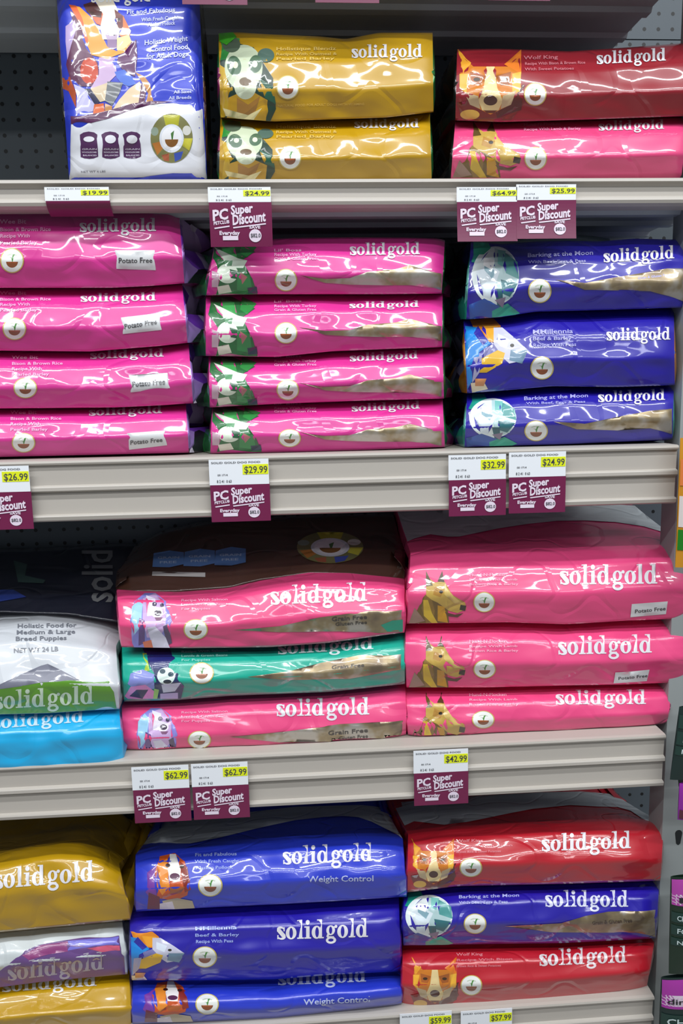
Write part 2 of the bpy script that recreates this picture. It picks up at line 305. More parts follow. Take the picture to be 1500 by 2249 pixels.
# ------------------------------------------------------------------ bags
def smooth_poly(pts):
    pts = sorted(pts); x = np.array([p[0] for p in pts], float); y = np.array([p[1] for p in pts], float)
    xs = np.linspace(x[0]-60, x[-1]+60, 400); ys = np.interp(xs, x, y)
    # linear continuation outside
    k = max(3, int(len(xs)*18/(xs[-1]-xs[0])))
    ker = np.hanning(2*k+3); ker /= ker.sum()
    yy = np.convolve(np.pad(ys, k+1, mode='edge'), ker, mode='valid')
    return lambda q: np.interp(q, xs, yy)
PROF = [(0, .019), (.30, .003), (.35, 0), (.40, .001), (.70, .011), (.85, .027), (1, .054)]
class Bag: pass
def bag(label, rgb, top, bot, L, Rr, zb=None, zt=None, prof=PROF, Yf=.018, depth=.25, name='dog_food_bag', group=None, seed=0,
        gus=None, back_z=None, amp=1.0, clip=None, fmax=1.0, edge=.010, zmin=None, cat='bag of dog food', wide=.002):
    """L=(x_top,x_bottom) R likewise in the photo's frame; top/bot outlines; prof depth profile (height fraction, m)"""
    b = Bag(); b.top = smooth_poly(top); b.bot = smooth_poly(bot); b.L = L; b.R = Rr; b.clip = clip
    rs = np.random.RandomState(seed+7)
    waves = [(rs.uniform(-.02, .02), rs.uniform(.06, .14)*rs.choice([-1, 1]), rs.uniform(0, 6.28), rs.uniform(.2, .5)) for _ in range(3)] + \
            [(rs.uniform(.02, .07)*rs.choice([-1, 1]), rs.uniform(.02, .07), rs.uniform(0, 6.28), rs.uniform(.3, .7)) for _ in range(4)]
    ph = np.array([p[0] for p in prof]); pv = np.array([p[1] for p in prof])
    hh = np.linspace(0, 1, 201); vv = np.interp(hh, ph, pv); ker = np.hanning(11); ker /= ker.sum()
    vs = np.convolve(np.pad(vv, 5, mode='edge'), ker, mode='valid'); vs[0] = vv[0]; vs[-1] = vv[-1]
    def depthf(u, h, px, py):
        y = Yf + np.interp(h, hh, vs) + edge*np.abs(2*np.clip(u, 0, 1)-1)**12
        w = sum(a*np.sin(kx*px+ky*py+p0+.6*np.sin(.03*px+p0)) for kx, ky, p0, a in waves)
        att = np.clip(u*14, 0, 1)*np.clip((1-u)*14, 0, 1)*np.clip(h*9, 0, 1)*np.clip((1-h)*9, .0, 1)
        return y + w*.0011*amp*att
    deep = prof[-1][1] > .1
    def kf(h):
        if not deep: return 1.0
        return (1.15+.06)/(1.15+np.maximum(np.interp(h, hh, vs), .06))
    def pix(u, h):
        xb = L[1]+(Rr[1]-L[1])*u; xt = L[0]+(Rr[0]-L[0])*u
        yb = b.bot(xb); yt = b.top(xt)
        return 638+(xb+(xt-xb)*h-638)*kf(h), yb+(yt-yb)*h
    def inv(px, py):
        h = np.full(px.shape, .5); u = h.copy()
        for _ in range(6):
            xl = L[1]+(L[0]-L[1])*h; xr = Rr[1]+(Rr[0]-Rr[1])*h
            u = (638+(px-638)/kf(h)-xl)/(xr-xl)
            xb = L[1]+(Rr[1]-L[1])*u; xt = L[0]+(Rr[0]-L[0])*u
            yb = b.bot(xb); yt = b.top(xt); h = np.clip((yb-py)/(yb-yt), -.5, 1.5)
        return u, h
    def surf(px, py):
        u, h = inv(px, py)
        q = unp(px, py, depthf(u, np.clip(h, 0, 1), px, py))
        if zmin is not None: q[..., 2] = np.maximum(q[..., 2], zmin)
        return q
    b.surf = surf; b.inv = inv; b.pix = pix
    wpx = abs(Rr[1]-L[1]); nu = max(24, int(wpx/6)); hpx = abs(float(b.bot((L[1]+Rr[1])/2)-b.top((L[0]+Rr[0])/2))); nh = max(14, int(hpx/5))
    U, H = np.meshgrid(np.linspace(0, 1, nu+1), np.linspace(0, 1, nh+1), indexing='ij')
    px, py = pix(U, H); Pf = unp(px, py, depthf(U, H, px, py))
    if zmin is not None: Pf[..., 2] = np.maximum(Pf[..., 2], zmin)
    b.Pf = Pf
    P1 = Pf[:, -1]; P0 = Pf[:, 0]; u1 = U[:, 0]
    # contact heights for top and bottom (given as functions of world x or constants)
    ztf = P1[:, 2] if zt is None else (zt(P1[:, 0]) if callable(zt) else np.full(nu+1, zt))
    zbf = P0[:, 2] if zb is None else (zb(P0[:, 0]) if callable(zb) else np.full(nu+1, zb))
    if back_z is not None: zbackt = np.full(nu+1, back_z)
    else: zbackt = ztf
    ss = lambda t: np.clip(t, 0, 1)**2*(3-2*np.clip(t, 0, 1))
    rows = []
    Yb = Yf+depth
    for k in range(1, 11):            # top, going back
        t = k/10; Yk = P1[:, 1]+(Yb-P1[:, 1])*t
        zz = P1[:, 2]+(ztf-P1[:, 2])*ss((Yk-P1[:, 1])/.05) + (zbackt-ztf)*t
        zz = zz - .018*ss((t-.8)/.2)
        xx = P1[:, 0] + (2*u1-1)*wide*ss((Yk-P1[:, 1])/.08)
        rows.append(np.stack([xx, Yk, zz], 1))
    for k in range(1, 4):
        t = k/4; A = rows[9]
        zz = A[:, 2]+(zbf+.018-A[:, 2])*t
        rows.append(np.stack([A[:, 0], A[:, 1]+.01*math.sin(math.pi*t), zz], 1))
    for k in range(0, 8):
        t = 1-k/8; Yk = P0[:, 1]+(Yb-P0[:, 1])*t
        zz = P0[:, 2]+(zbf-P0[:, 2])*ss((Yk-P0[:, 1])/.03) + .018*ss((t-.8)/.2)
        xx = P0[:, 0] + (2*u1-1)*wide*ss((Yk-P0[:, 1])/.08)
        rows.append(np.stack([xx, Yk, zz], 1))
    ring = np.concatenate([Pf.transpose(1, 0, 2), np.array(rows)], 0)      # (K, nu+1, 3)
    K = ring.shape[0]; n1 = nu+1
    base = np.array([P0[:, 0].mean(), P0[:, 1].mean(), P0[:, 2].min()])
    root = empty(name, tuple(base), label, cat, group)
    b.root = root; b.base = base
    V = ring.reshape(-1, 3)-base
    F = [(k*n1+j, k*n1+j+1, ((k+1) % K)*n1+j+1, ((k+1) % K)*n1+j) for k in range(K) for j in range(nu)]
    nm = 'film_%02x%02x%02x' % rgb
    m = mat(nm, rgb, rough=.24, spec=.6, bump='film', coat=.3)
    mesh_obj('bag_body', V, F, m, root, smooth=True)
    # side gussets with an inward fold
    for side, j in ((-1, 0), (1, nu)):
        E = ring[:, j]; zm = (E[:, 2].max()+E[:, 2].min())/2; rowsG = [E]
        for s, ins in ((.35, .003), (.7, -.004), (1.0, -.014)):
            G = E.copy(); G[:, 2] = zm+(E[:, 2]-zm)*(1-s); G[:, 0] += side*ins
            cy = (E[:, 1].max()+E[:, 1].min())/2
            G[:, 1] = cy + (E[:, 1]-cy)*(1-.04*s)
            rowsG.append(G)
        VG = np.concatenate(rowsG)-base
        FG = [(r*K+k, r*K+(k+1) % K, (r+1)*K+(k+1) % K, (r+1)*K+k) if side < 0 else (r*K+k, (r+1)*K+k, (r+1)*K+(k+1) % K, r*K+(k+1) % K) for r in range(3) for k in range(K)]
        mesh_obj('side_gusset', VG, FG, gus or m, root, smooth=True)
    return b
def drape(b, name, V2, T, cols=None, m=None, off=.0006, label=None, parent=None):
    """lay a flat mesh given in the photo's frame on the bag's front"""
    px, py = V2[:, 0], V2[:, 1]
    u, h = b.inv(px, py)
    ok = (h > .0) & (h < 1.0) & (u > .0) & (u < 1.0)
    if b.clip is not None: ok &= b.clip(px, py)
    k = ok[T].any(1)
    if not k.any(): return None
    T = T[k]; used = np.unique(T); mp = np.zeros(len(V2), int); mp[used] = np.arange(len(used)); T = mp[T]
    if cols is not None: cols = [c for c, q in zip(cols, k) if q]
    px, py = b.pix(np.clip(u[used], .003, .997), np.clip(h[used], .004, .996))
    A = b.surf(px, py); B = b.surf(px+1.0, py); C = b.surf(px, py+1.0)
    n = np.cross(C-A, B-A); n /= np.linalg.norm(n, axis=1)[:, None]+1e-12
    sgn = np.sign(((CAM-A)*n).sum(1)); n *= sgn[:, None]
    Vw = A+n*off-b.base
    e1 = Vw[T[:, 1]]-Vw[T[:, 0]]; e2 = Vw[T[:, 2]]-Vw[T[:, 0]]; nn = np.cross(e1, e2)
    flip = (nn*n[T[:, 0]]).sum(1) < 0
    T[flip] = T[flip][:, ::-1]
    o = mesh_obj(name, Vw, T, m or PRINT, parent or b.root, cols=cols, smooth=True)
    if label: o['label'] = label
    return o
def logo(b, x0, y0, x1, y1, hs=1.0, c=(226, 224, 230), rot=None):
    s = (x1-x0)/LOGO_W; sl = (y1-y0)/(x1-x0)
    X = x0+LOGO_V[:, 0]*s; Y = y0+LOGO_V[:, 0]*s*sl-LOGO_V[:, 1]*s*hs*1.04
    return drape(b, 'brand_lettering', np.stack([X, Y], 1), LOGO_T.copy(), [lin(c)]*len(LOGO_T), off=.0009)
def lines(b, items, c=(225, 200, 225), name='small_print', m=None, off=.0009, parent=None):
    """items: (text, x0, y0, x1, y1, cap height px)"""
    Vs, Ts, n = [], [], 0
    for s, x0, y0, x1, y1, ch in items:
        V, T, w = text2d(s)
        X = x0+V[:, 0]/w*(x1-x0); Y = y0+(y1-y0)*V[:, 0]/w-V[:, 1]/.7*ch
        Vs.append(np.stack([X, Y], 1)); Ts.append(T+n); n += len(V)
    V, T = np.vstack(Vs), np.vstack(Ts)
    return drape(b, name, V, T, [lin(c)]*len(T), off=off, parent=parent)
def art(b, key, x0, y0, x1, y1, name='animal_picture', slope=0, off=.0006):
    V, T, c = art_mesh(key)
    X = x0+V[:, 0]*(x1-x0); Y = y0+V[:, 1]*(y1-y0)+slope*(V[:, 0])*(x1-x0)
    return drape(b, name, np.stack([X, Y], 1), T.copy(), list(c), off=off)
def badge(b, x, y, rx, ry): return art(b, 'badge', x-rx, y-ry, x+rx, y+ry, 'round_badge', off=.0010)
def patch(b, poly, c, name, grid=8, m=None, off=.0006, label=None, parent=None):
    V, T, Cn = cdt([poly], grid); k = pip(poly, Cn)
    T = T[k]
    return drape(b, name, V, T, [lin(c)]*len(T), m, off, label, parent)
def sticker(b, quad, txt='Potato Free'):
    st = patch(b, quad, (222, 224, 226), 'label_sticker', 9, off=.0009)
    (xa, ya), (xb, yb), (xc, yc), (xd, yd) = quad
    w = xb-xa; hh = yd-ya
    lines(b, [(txt, xa+w*.08, ya+hh*.68, xb-w*.06, yb+hh*.66, hh*.27)], (70, 70, 74), 'sticker_lettering', off=.0013, parent=st)

def kibble_mat():
    m = mat('window_film', (150, 140, 120), rough=.16, spec=.8, metal=.65, bump='film', coat=.5)
    nt = m.node_tree; b = nt.nodes['Principled BSDF']
    n = nt.nodes.new('ShaderNodeTexNoise'); n.inputs['Scale'].default_value = 22; n.inputs['Detail'].default_value = 3
    r = nt.nodes.new('ShaderNodeValToRGB')
    r.color_ramp.elements[0].position = .36; r.color_ramp.elements[0].color = (*lin((128, 112, 92)), 1)
    r.color_ramp.elements[1].position = .62; r.color_ramp.elements[1].color = (*lin((196, 190, 182)), 1)
    e = r.color_ramp.elements.new(.5); e.color = (*lin((164, 146, 112)), 1)
    tc = nt.nodes.new('ShaderNodeTexCoord'); nt.links.new(tc.outputs['Object'], n.inputs['Vector'])
    nt.links.new(n.outputs[0], r.inputs[0]); nt.links.new(r.outputs[0], b.inputs['Base Color'])
    return m
KIB = kibble_mat()
def patched(name, cols, scale=26):
    m = mat(name, rough=.25, spec=.6, bump='film', coat=.3)
    nt = m.node_tree; b = nt.nodes['Principled BSDF']
    v = nt.nodes.new('ShaderNodeTexVoronoi'); v.inputs['Scale'].default_value = scale
    sep = nt.nodes.new('ShaderNodeSeparateColor')
    r = nt.nodes.new('ShaderNodeValToRGB'); r.color_ramp.interpolation = 'CONSTANT'
    for i, c in enumerate(cols):
        if i < 2: e = r.color_ramp.elements[i]
        else: e = r.color_ramp.elements.new(i/len(cols))
        e.position = i/len(cols); e.color = (*lin(hexc(c)), 1)
    tc = nt.nodes.new('ShaderNodeTexCoord'); nt.links.new(tc.outputs['Object'], v.inputs['Vector'])
    nt.links.new(v.outputs['Color'], sep.inputs[0]); nt.links.new(sep.outputs[0], r.inputs[0]); nt.links.new(r.outputs[0], b.inputs['Base Color'])
    return m
G_GREEN = patched('gusset_leaves', ['1a6a34', '3a4a4a', '0f3a24', '2f9048', '8a2a5c', '4a6a60'])
G_PURPLE = patched('gusset_violet', ['7a3ac0', 'd4b8f0', 'b48ce0', '2a1a30', 'e8dcf4'])
G_DARK = patched('gusset_dark', ['1a1c1c', '3a3024', '5a3a1c', '101214', '6a6058'])
G_ORANGE = patched('gusset_amber', ['b8701c', '1c1a3c', '6a6a8a', 'c88c2a', '2a2a70'])
G_TEAL = patched('gusset_teal', ['2a9a88', '1a2a6a', '14203c', '6ac0b0', '24206a'])
def window(b, tip, up, lo):
    poly = [tip]+up+lo[::-1]
    return patch(b, poly, (160, 150, 130), 'clear_window', 7, KIB, .0008)

# ------------------------------------------------------------------ structure
def xw(px, py, Y=0.0): return float(unp(px, py, Y)[0])
def zw(px, py, Y=0.0): return float(unp(px, py, Y)[2])
BACK = .33
XR = xw(1481, 1150)            # right end of the bay's shelves
XL = XR-1.9
Z1, Z2, Z3 = zw(750, 392), zw(750, 995), zw(750, 1646)
Z4 = zw(860, 2226)
Z0 = zw(600, -150, -.008)+.011
LIP = mat('painted_steel_shelf_edge', (182, 176, 168), rough=.42, spec=.5, bump='metal')
DECK = mat('painted_steel_deck', (186, 194, 202), rough=.35, spec=.5, bump='metal')
DECKT = mat('painted_steel_deck_top', (150, 145, 136), rough=.5)
floor = mesh_obj('floor', *box(-3.5, 3.5, -4.5, .8, -.02, 0), mat('floor_tile', (130, 127, 122), rough=.35)); floor['kind'] = 'structure'
ceil_ = mesh_obj('ceiling', *box(-3.5, 3.5, -4.5, .8, 3.4, 3.45), mat('ceiling_tile', (200, 200, 196), rough=.9)); ceil_['kind'] = 'structure'

# gondola frame: back panel, posts
pm = mat('pegboard_steel', (66, 74, 82), rough=.45, spec=.5)
nt = pm.node_tree; pb = nt.nodes['Principled BSDF']
tc = nt.nodes.new('ShaderNodeTexCoord'); sx = nt.nodes.new('ShaderNodeSeparateXYZ'); nt.links.new(tc.outputs['Object'], sx.inputs[0])
def mth(op, a, bb=None):
    n = nt.nodes.new('ShaderNodeMath'); n.operation = op
    for i, q in enumerate((a, bb)):
        if q is None: continue
        if isinstance(q, (int, float)): n.inputs[i].default_value = q
        else: nt.links.new(q, n.inputs[i])
    return n.outputs[0]
PIT = .0254
def cell(o):
    q = mth('FRACT', mth('DIVIDE', o, PIT)); return mth('MULTIPLY', mth('SUBTRACT', q, .5), PIT)
cx_, cz_ = cell(sx.outputs[0]), cell(sx.outputs[2])
rr = mth('SQRT', mth('ADD', mth('MULTIPLY', cx_, cx_), mth('MULTIPLY', cz_, cz_)))
hole = mth('LESS_THAN', rr, .0034)
mx = nt.nodes.new('ShaderNodeMix'); mx.data_type = 'RGBA'; nt.links.new(hole, mx.inputs['Factor'])
mx.inputs['A'].default_value = (*lin((84, 94, 102)), 1); mx.inputs['B'].default_value = (*lin((14, 17, 20)), 1)
nt.links.new(mx.outputs['Result'], pb.inputs['Base Color'])
plabel = ['perforated panel behind the lowest space under the bottom shelf', 'perforated panel behind the gold, royal blue and crimson bags', 'dark perforated panel showing a strip of holes above the black bag',
          'perforated panel behind the magenta and navy bags', 'slate perforated panel beside the standing blue bag on the top shelf', 'perforated panel above the top shelf, out behind the cropped tags']
for i, (za, zb_) in enumerate(((.1, Z4), (Z4, Z3), (Z3, Z2), (Z2, Z1), (Z1, Z0), (Z0, 2.7))):
    V, F = box(XL, XR+.5, BACK, BACK+.012, za+.001, zb_-.001)
    o = mesh_obj('perforated_back_panel', np.array(V), F, pm); tag(o, plabel[i], 'back panel', 'perforated gondola back panels')
STEEL = mat('upright_steel', (150, 156, 156), rough=.4, spec=.5, bump='metal')
px0 = XR+.020
slot = mat('slot_shadow', (30, 34, 36), rough=.8)
post = empty('upright_post', (px0+.025, .065, 0), 'grey slotted steel upright at the right end of the lower shelves', 'upright')
V, F = box(-.025, .025, -.03, .02, 0, 2.7); mesh_obj('post_body', V, F, STEEL, post)
for k in range(26):
    zc = .2+k*.0508*2
    if zc > 2.6: break
    pts = ell(0, .006, .006, .006, 14, a0=0, a1=math.pi)+[(-.0035, -.012), (0, -.015), (.0035, -.012)]
    n = len(pts)
    V = [(.003+a, -.0305, zc+b_) for a, b_ in pts]+[(.003+a, -.0290, zc+b_) for a, b_ in pts]
    F = [tuple(range(n))]+[(i, (i+1) % n, n+(i+1) % n, n+i) for i in range(n)]
    mesh_obj('mounting_slot', V, F, slot, post)

def shelf(z, two, label, xr=XR, ribs=True):
    r = empty('gondola_shelf', ((XL+xr)/2, 0, z), label, 'shelf', 'long grey metal gondola shelves')
    ox = (XL+xr)/2
    if two:   # double price channel: z relative to shelf top
        pr = [(.03, 0), (.002, 0), (-.003, -.001), (-.004, -.004), (-.003, -.0065), (.0015, -.008), (.0025, -.036), (-.0025, -.0375), (-.0035, -.039), (-.0035, -.0435), (-.002, -.045),
              (.0035, -.0465), (.0040, -.078), (-.0020, -.079), (-.0030, -.081), (-.0015, -.086), (.004, -.0885), (.03, -.0885)]
    else:
        pr = [(.03, 0), (.002, 0), (-.004, -.002), (-.005, -.006), (.000, -.008), (.0035, -.011), (.0035, -.024), (-.003, -.027), (-.005, -.031), (-.003, -.035), (.004, -.038), (.03, -.038)]
    V, F = extrude_x(pr, XL-ox, xr-ox); mesh_obj('price_rail', V, F, LIP, r)
    V, F = box(XL-ox, xr-ox, .0301, BACK-.002, -.012, -.0002); mesh_obj('shelf_deck', V, F, DECKT, r)
    hang = -.030
    V, F = joinm([box(XL-ox, xr-ox, .0302, BACK-.004, hang, hang+.016)]+
                 [extrude_x([(y, hang-.0001), (y+.004, hang-.007), (y+.022, hang-.007), (y+.026, hang-.0001)], XL-ox, xr-ox) for y in (.06, .14, .23)])
    mesh_obj('shelf_underside', V, F, DECK, r)
    return r
shelf(Z0, False, 'grey metal shelf above the top row, only its underside in view')
shelf(Z1, False, 'topmost visible grey shelf with a narrow curved price rail under the gold bags', XR+.05)
shelf(Z2, True, 'beige grey shelf with double price rail carrying the magenta and navy bags')
shelf(Z3, True, 'beige grey shelf with double price rail carrying the pink and teal bags')
shelf(Z4, True, 'lowest visible beige shelf, carrying the gold, royal blue and red bags')

# ------------------------------------------------------------------ price tags
WHITE = mat('tag_white_card', (232, 236, 242), rough=.35)
MAROON = mat('tag_maroon_card', (112, 32, 72), rough=.3, spec=.55)
YEL = mat('tag_yellow', (222, 232, 20), rough=.5)
INK = mat('tag_ink', (60, 62, 70), rough=.7)
TW = mat('tag_white_ink', (226, 212, 228), rough=.5)
def text_at(items, bold=.012):
    Vs, Ts, n = [], [], 0
    for s, x0, y0, x1, ch, sl in items:
        V, T, w = text2d(s, bold); X = x0+V[:, 0]/w*(x1-x0); Z = -(y0)+V[:, 1]/.7*ch+sl*(V[:, 0]/w*(x1-x0))
        Vs.append(np.stack([X, Z], 1)); Ts.append(T+n); n += len(V)
    return np.vstack(Vs), np.vstack(Ts)
TS = .0848/130
def price_tag(x, y, price, label, tiltl=0.0, short=False, cardlen=1.0, curl=0.0, Y=-.008, roll=0, ws=56):
    p = unp(x, y, Y)
    r = empty('price_tag', tuple(p), label, 'price tag', 'hanging shelf price tags'); r.rotation_euler = (tiltl, roll, 0)
    def flat(V2, T, yo, scale=TS):
        V = np.stack([V2[:, 0]*scale, np.full(len(V2), yo), V2[:, 1]*scale*kz], 1); return V, T[:, ::1]
    kz = ws/56
    def rect(x0, y0, x1, y1, yo, th=.0006): return box(x0*TS, x1*TS, yo, yo+th, -y1*TS*kz, -y0*TS*kz)
    ls = mesh_obj('label_strip', *rect(0, 0, 130, 56, 0, .0010), WHITE, r)
    mesh_obj('price_panel', *rect(73, 12, 129, 34, -.0004, .0004), YEL, ls)
    V2, T = text_at([(price, 76, 31, 127, 15, 0), ('8 2 41  0 63', 16, 51, 48, 6, 0), ('00 1714', 18, 36, 40, 4, 0), ('SOLID GOLD DOG FOOD', 5, 9, 112, 4, 0)])
    mesh_obj('label_lettering', *flat(V2, T, -.0006), INK, ls)
    # the card hangs from the strip, bent backwards where it is pushed in
    n = 10; L = 82*cardlen; V, F = [], []
    for k in range(n+1):
        t = k/n; yy = .0002+curl*t*t; zz = -(ws+L*t)*TS
        V += [(1*TS, yy, zz), (131*TS, yy, zz), (1*TS, yy+.0005, zz), (131*TS, yy+.0005, zz)]
    for k in range(n):
        a = 4*k; F += [(a, a+4, a+5, a+1), (a+2, a+3, a+7, a+6), (a, a+2, a+6, a+4), (a+1, a+5, a+7, a+3)]
    F += [(0, 1, 3, 2), (4*n, 4*n+2, 4*n+3, 4*n+1)]
    dc = mesh_obj('discount_card', V, F, MAROON, r)
    if cardlen > .6:
        def bend(V2):
            t = (-V2[:, 1]-56)/82; return np.stack([V2[:, 0]*TS, -.0006+curl*np.clip(t, 0, 1)**2, -(ws+L*t)*TS], 1)
        V2, T = text_at([('PC', 7, 90, 40, 19, .1), ('PETCLUB', 9, 98, 42, 6, .1), ('Super', 46, 79, 92, 16, .1), ('Discount', 48, 98, 118, 18, .1), ('SAVE', 83, 105, 106, 5, 0),
                         ('Everyday', 20, 116, 63, 7, 0)], .035)
        mesh_obj('card_lettering', bend(V2), T, TW, dc)
        def quad(a): return [(q[0], -q[1]) for q in a]
        shp = [quad(ell(95, 118, 13, 12, 24)), quad(P(49, 102, 118, 95, 118, 97.5, 50, 104.5)), quad(P(10, 103, 42, 99, 42, 101.5, 11, 105.5)), quad(R(27, 118, 59, 126))]
        Vs, Ts, n0 = [], [], 0
        for s_ in shp:
            a, t_, c_ = cdt([s_], 14); k = pip(s_, c_); Vs.append(a); Ts.append(t_[k]+n0); n0 += len(a)
        mesh_obj('card_marks', bend(np.vstack(Vs)), np.vstack(Ts), TW, dc)
        V2, T = text_at([('$82.0', 85, 121, 106, 7, 0)]); B = bend(V2); B[:, 1] -= .0005
        mesh_obj('circle_lettering', B, T, INK, dc)
    return r
price_tag(97, 411, '$19.99', 'price tag with its maroon card folded back above the magenta bags at left', cardlen=.30, curl=.02, ws=27)
price_tag(456, 411, '$24.99', 'price tag under the two gold bags on the top shelf', curl=.004, cardlen=1.08, ws=30)
price_tag(1003, 411, '$64.99', 'left one of two price tags below the red bag on the top shelf', curl=-.004, cardlen=1.0, roll=-.0, ws=30)
price_tag(1134, 405, '$25.99', 'right one of two price tags below the red bag on the top shelf', curl=-.004, cardlen=.98, roll=-.0, ws=32)
price_tag(-74, 1026, '$26.99', 'price tag cut by the left frame edge, under the magenta potato free bags')
price_tag(458, 1010, '$29.99', 'single price tag under the magenta bags with silver windows')
price_tag(985, 1000, '$32.99', 'left one of two price tags under the navy blue bags')
price_tag(1118, 994, '$24.99', 'right one of two price tags under the navy blue bags')
price_tag(288, 1686, '$62.99', 'left one of two price tags under the pink and teal stack')
price_tag(419, 1679, '$62.99', 'right one of two price tags under the pink and teal stack')
price_tag(908, 1650, '$42.99', 'price tag under the stack of three pink shepherd bags')
price_tag(878, 2228, '$59.99', 'left one of two price tags at the bottom edge under the lower red bag')
price_tag(1012, 2222, '$57.99', 'right one of two price tags at the bottom edge under the lower red bag')
for x, lb in ((392, 'price tag at the top edge beside the standing blue bag'), (688, 'price tag cropped at the top edge above the gold bags'), (1072, 'price tag cropped at the top edge above the dark red bag'), (1384, 'price tag in the top right corner of the picture')):
    price_tag(x, -150-(x-392)*.008, '$18.99', lb, cardlen=.93)

# ------------------------------------------------------------------ the bags
def zfun(b_up=None, b_lo=None):
    """contact height between two stacked bags"""
    x = np.linspace(-1.5, 1.5, 300)
    lo = b_lo.Pf[:, -1]; z1 = np.interp(x, lo[:, 0], lo[:, 2])
    up = b_up
    z0 = np.interp(x, up[:, 0], up[:, 2])
    return lambda q: np.interp(q, x, np.maximum(z1, z0))
def edge_world(poly, L, Rr, Y):
    u = np.linspace(0, 1, 60); xs = L+(Rr-L)*u; f = smooth_poly(poly)
    return unp(xs, f(xs), Y)
def stack(deck, lines_, specs):
    """lines_: outlines from the shelf upward (n+1), specs bottom bag first; returns bags"""
    out = []; prof_of = lambda s: s.get('prof', PROF)
    n = len(specs); zc = [deck+.0006]
    for i in range(1, n):
        lo, up = specs[i-1], specs[i]
        Yl = lo.get('Yf', .018)+prof_of(lo)[-1][1]; Yu = up.get('Yf', .018)+prof_of(up)[0][1]
        A = edge_world(lines_[i], lo['L'][0], lo['R'][0], Yl); B = edge_world(lines_[i], up['L'][1], up['R'][1], Yu)
        x = np.linspace(-1.5, 1.5, 400)
        z = np.maximum(np.interp(x, A[:, 0], A[:, 2]), np.interp(x, B[:, 0], B[:, 2]))
        zc.append((x, z))
    for i, s in enumerate(specs):
        s = dict(s)
        if i == 0 and s.get('Yf', .018) > -.001: s['zmin'] = deck+.0006
        zb = zc[i] if i == 0 else (lambda q, d=zc[i]: np.interp(q, d[0], d[1])+.0008)
        zt = (lambda q, d=zc[i+1]: np.interp(q, d[0], d[1])-.0008) if i+1 < n else None
        out.append(bag(top=lines_[i+1], bot=lines_[i], L=s.pop('L'), Rr=s.pop('R'), zb=zb, zt=zt, **s))
    return out
def T(ox, oy, k):
    return lambda *a: [(ox+k*a[i], oy+k*a[i+1]) for i in range(0, len(a), 2)]
TALL = [(0, .016), (.3, .002), (.36, 0), (.46, .004), (.66, .02), (.80, .055), (1, .20)]

GOLD, RED, MAG = (188, 146, 4), (146, 16, 34), (216, 50, 148)
NAVY, PINK, ROYAL = (34, 22, 160), (232, 72, 130), (38, 58, 198)
TEAL, CYAN, CRIM = (14, 172, 148), (18, 168, 224), (186, 26, 42)

# ---- top shelf
b = stack(Z1, [[(155, 397), (455, 398)], [(120, -42), (436, -44)]],
 [dict(label='tall royal blue bag standing upright with a hound picture, on the top shelf', rgb=ROYAL, L=(122, 152), R=(436, 455), seed=1, depth=.10, Yf=.025,
   prof=[(0, .012), (.05, .002), (.3, -.012), (.6, -.006), (.85, .01), (1, .03)], amp=.7, name='standing_dog_food_bag', gus=G_DARK, edge=.022)])[0]
patch(b, P(157, 272, 200, 268, 240, 258, 290, 240, 330, 229, 380, 227, 420, 232, 444, 240, 456, 397, 150, 397), (226, 228, 236), 'white_panel', 12)
patch(b, P(156, 256, 200, 252, 240, 243, 290, 228, 335, 222, 380, 224, 330, 231, 290, 242, 240, 260, 200, 270, 157, 273), (84, 22, 76), 'wave_stripe', 10, off=.0009)
patch(b, P(280, 396, 330, 386, 380, 380, 420, 380, 456, 392, 457, 400), ROYAL, 'wave_stripe', 10, off=.0009)
art(b, 'hound', 124.2, -4, 336.2, 252)
for i in range(3):
    x = 176+i*47
    cp = patch(b, P(x, 296, x+8, 291, x+19, 289, x+31, 291, x+38, 296, x+40, 344, x+30, 348, x+20, 349, x+10, 348, x+2, 345), (78, 34, 84), 'claim_panel', 7, off=.0009)
    patch(b, ell(x+20, 306, 12, 6 if i == 0 else 9, 16), (226, 226, 234), 'claim_icon', 8, off=.0013, parent=cp)
    lines(b, [('GRAIN', x+5, 329, x+37, 329, 3.4), ('WHOLESOME', x+5, 336, x+37, 336, 3.4), ('BALANCED', x+7, 343, x+37, 343, 3.4)], (206, 196, 214), 'claim_lettering', off=.0013, parent=cp)
art(b, 'ring', 331, 250, 423, 358, 'ingredient_ring', off=.0010)
lines(b, [('Fit and Fabulous', 278, 32, 385, 26, 9), ('With Fresh Caught', 311, 48, 392, 43, 8), ('Alaskan Pollock', 325, 59, 385, 55, 8)], (206, 212, 240))
lines(b, [('Holistic Weight', 317, 100, 412, 90, 11), ('Control Food', 330, 115, 412, 108, 11),
          ('for Adult Dogs', 322, 130, 412, 124, 11)], (206, 212, 240))
lines(b, [('All Sizes', 382, 206, 420, 204, 7), ('All Breeds', 371, 219, 420, 217, 7)], (206, 212, 240))
lines(b, [('NET WT 4 LBS', 178, 379, 232, 378, 4)], (120, 120, 130))
lines(b, [('solid gold', 200, 6, 330, 4, 26)], (240, 240, 240), 'brand_lettering')

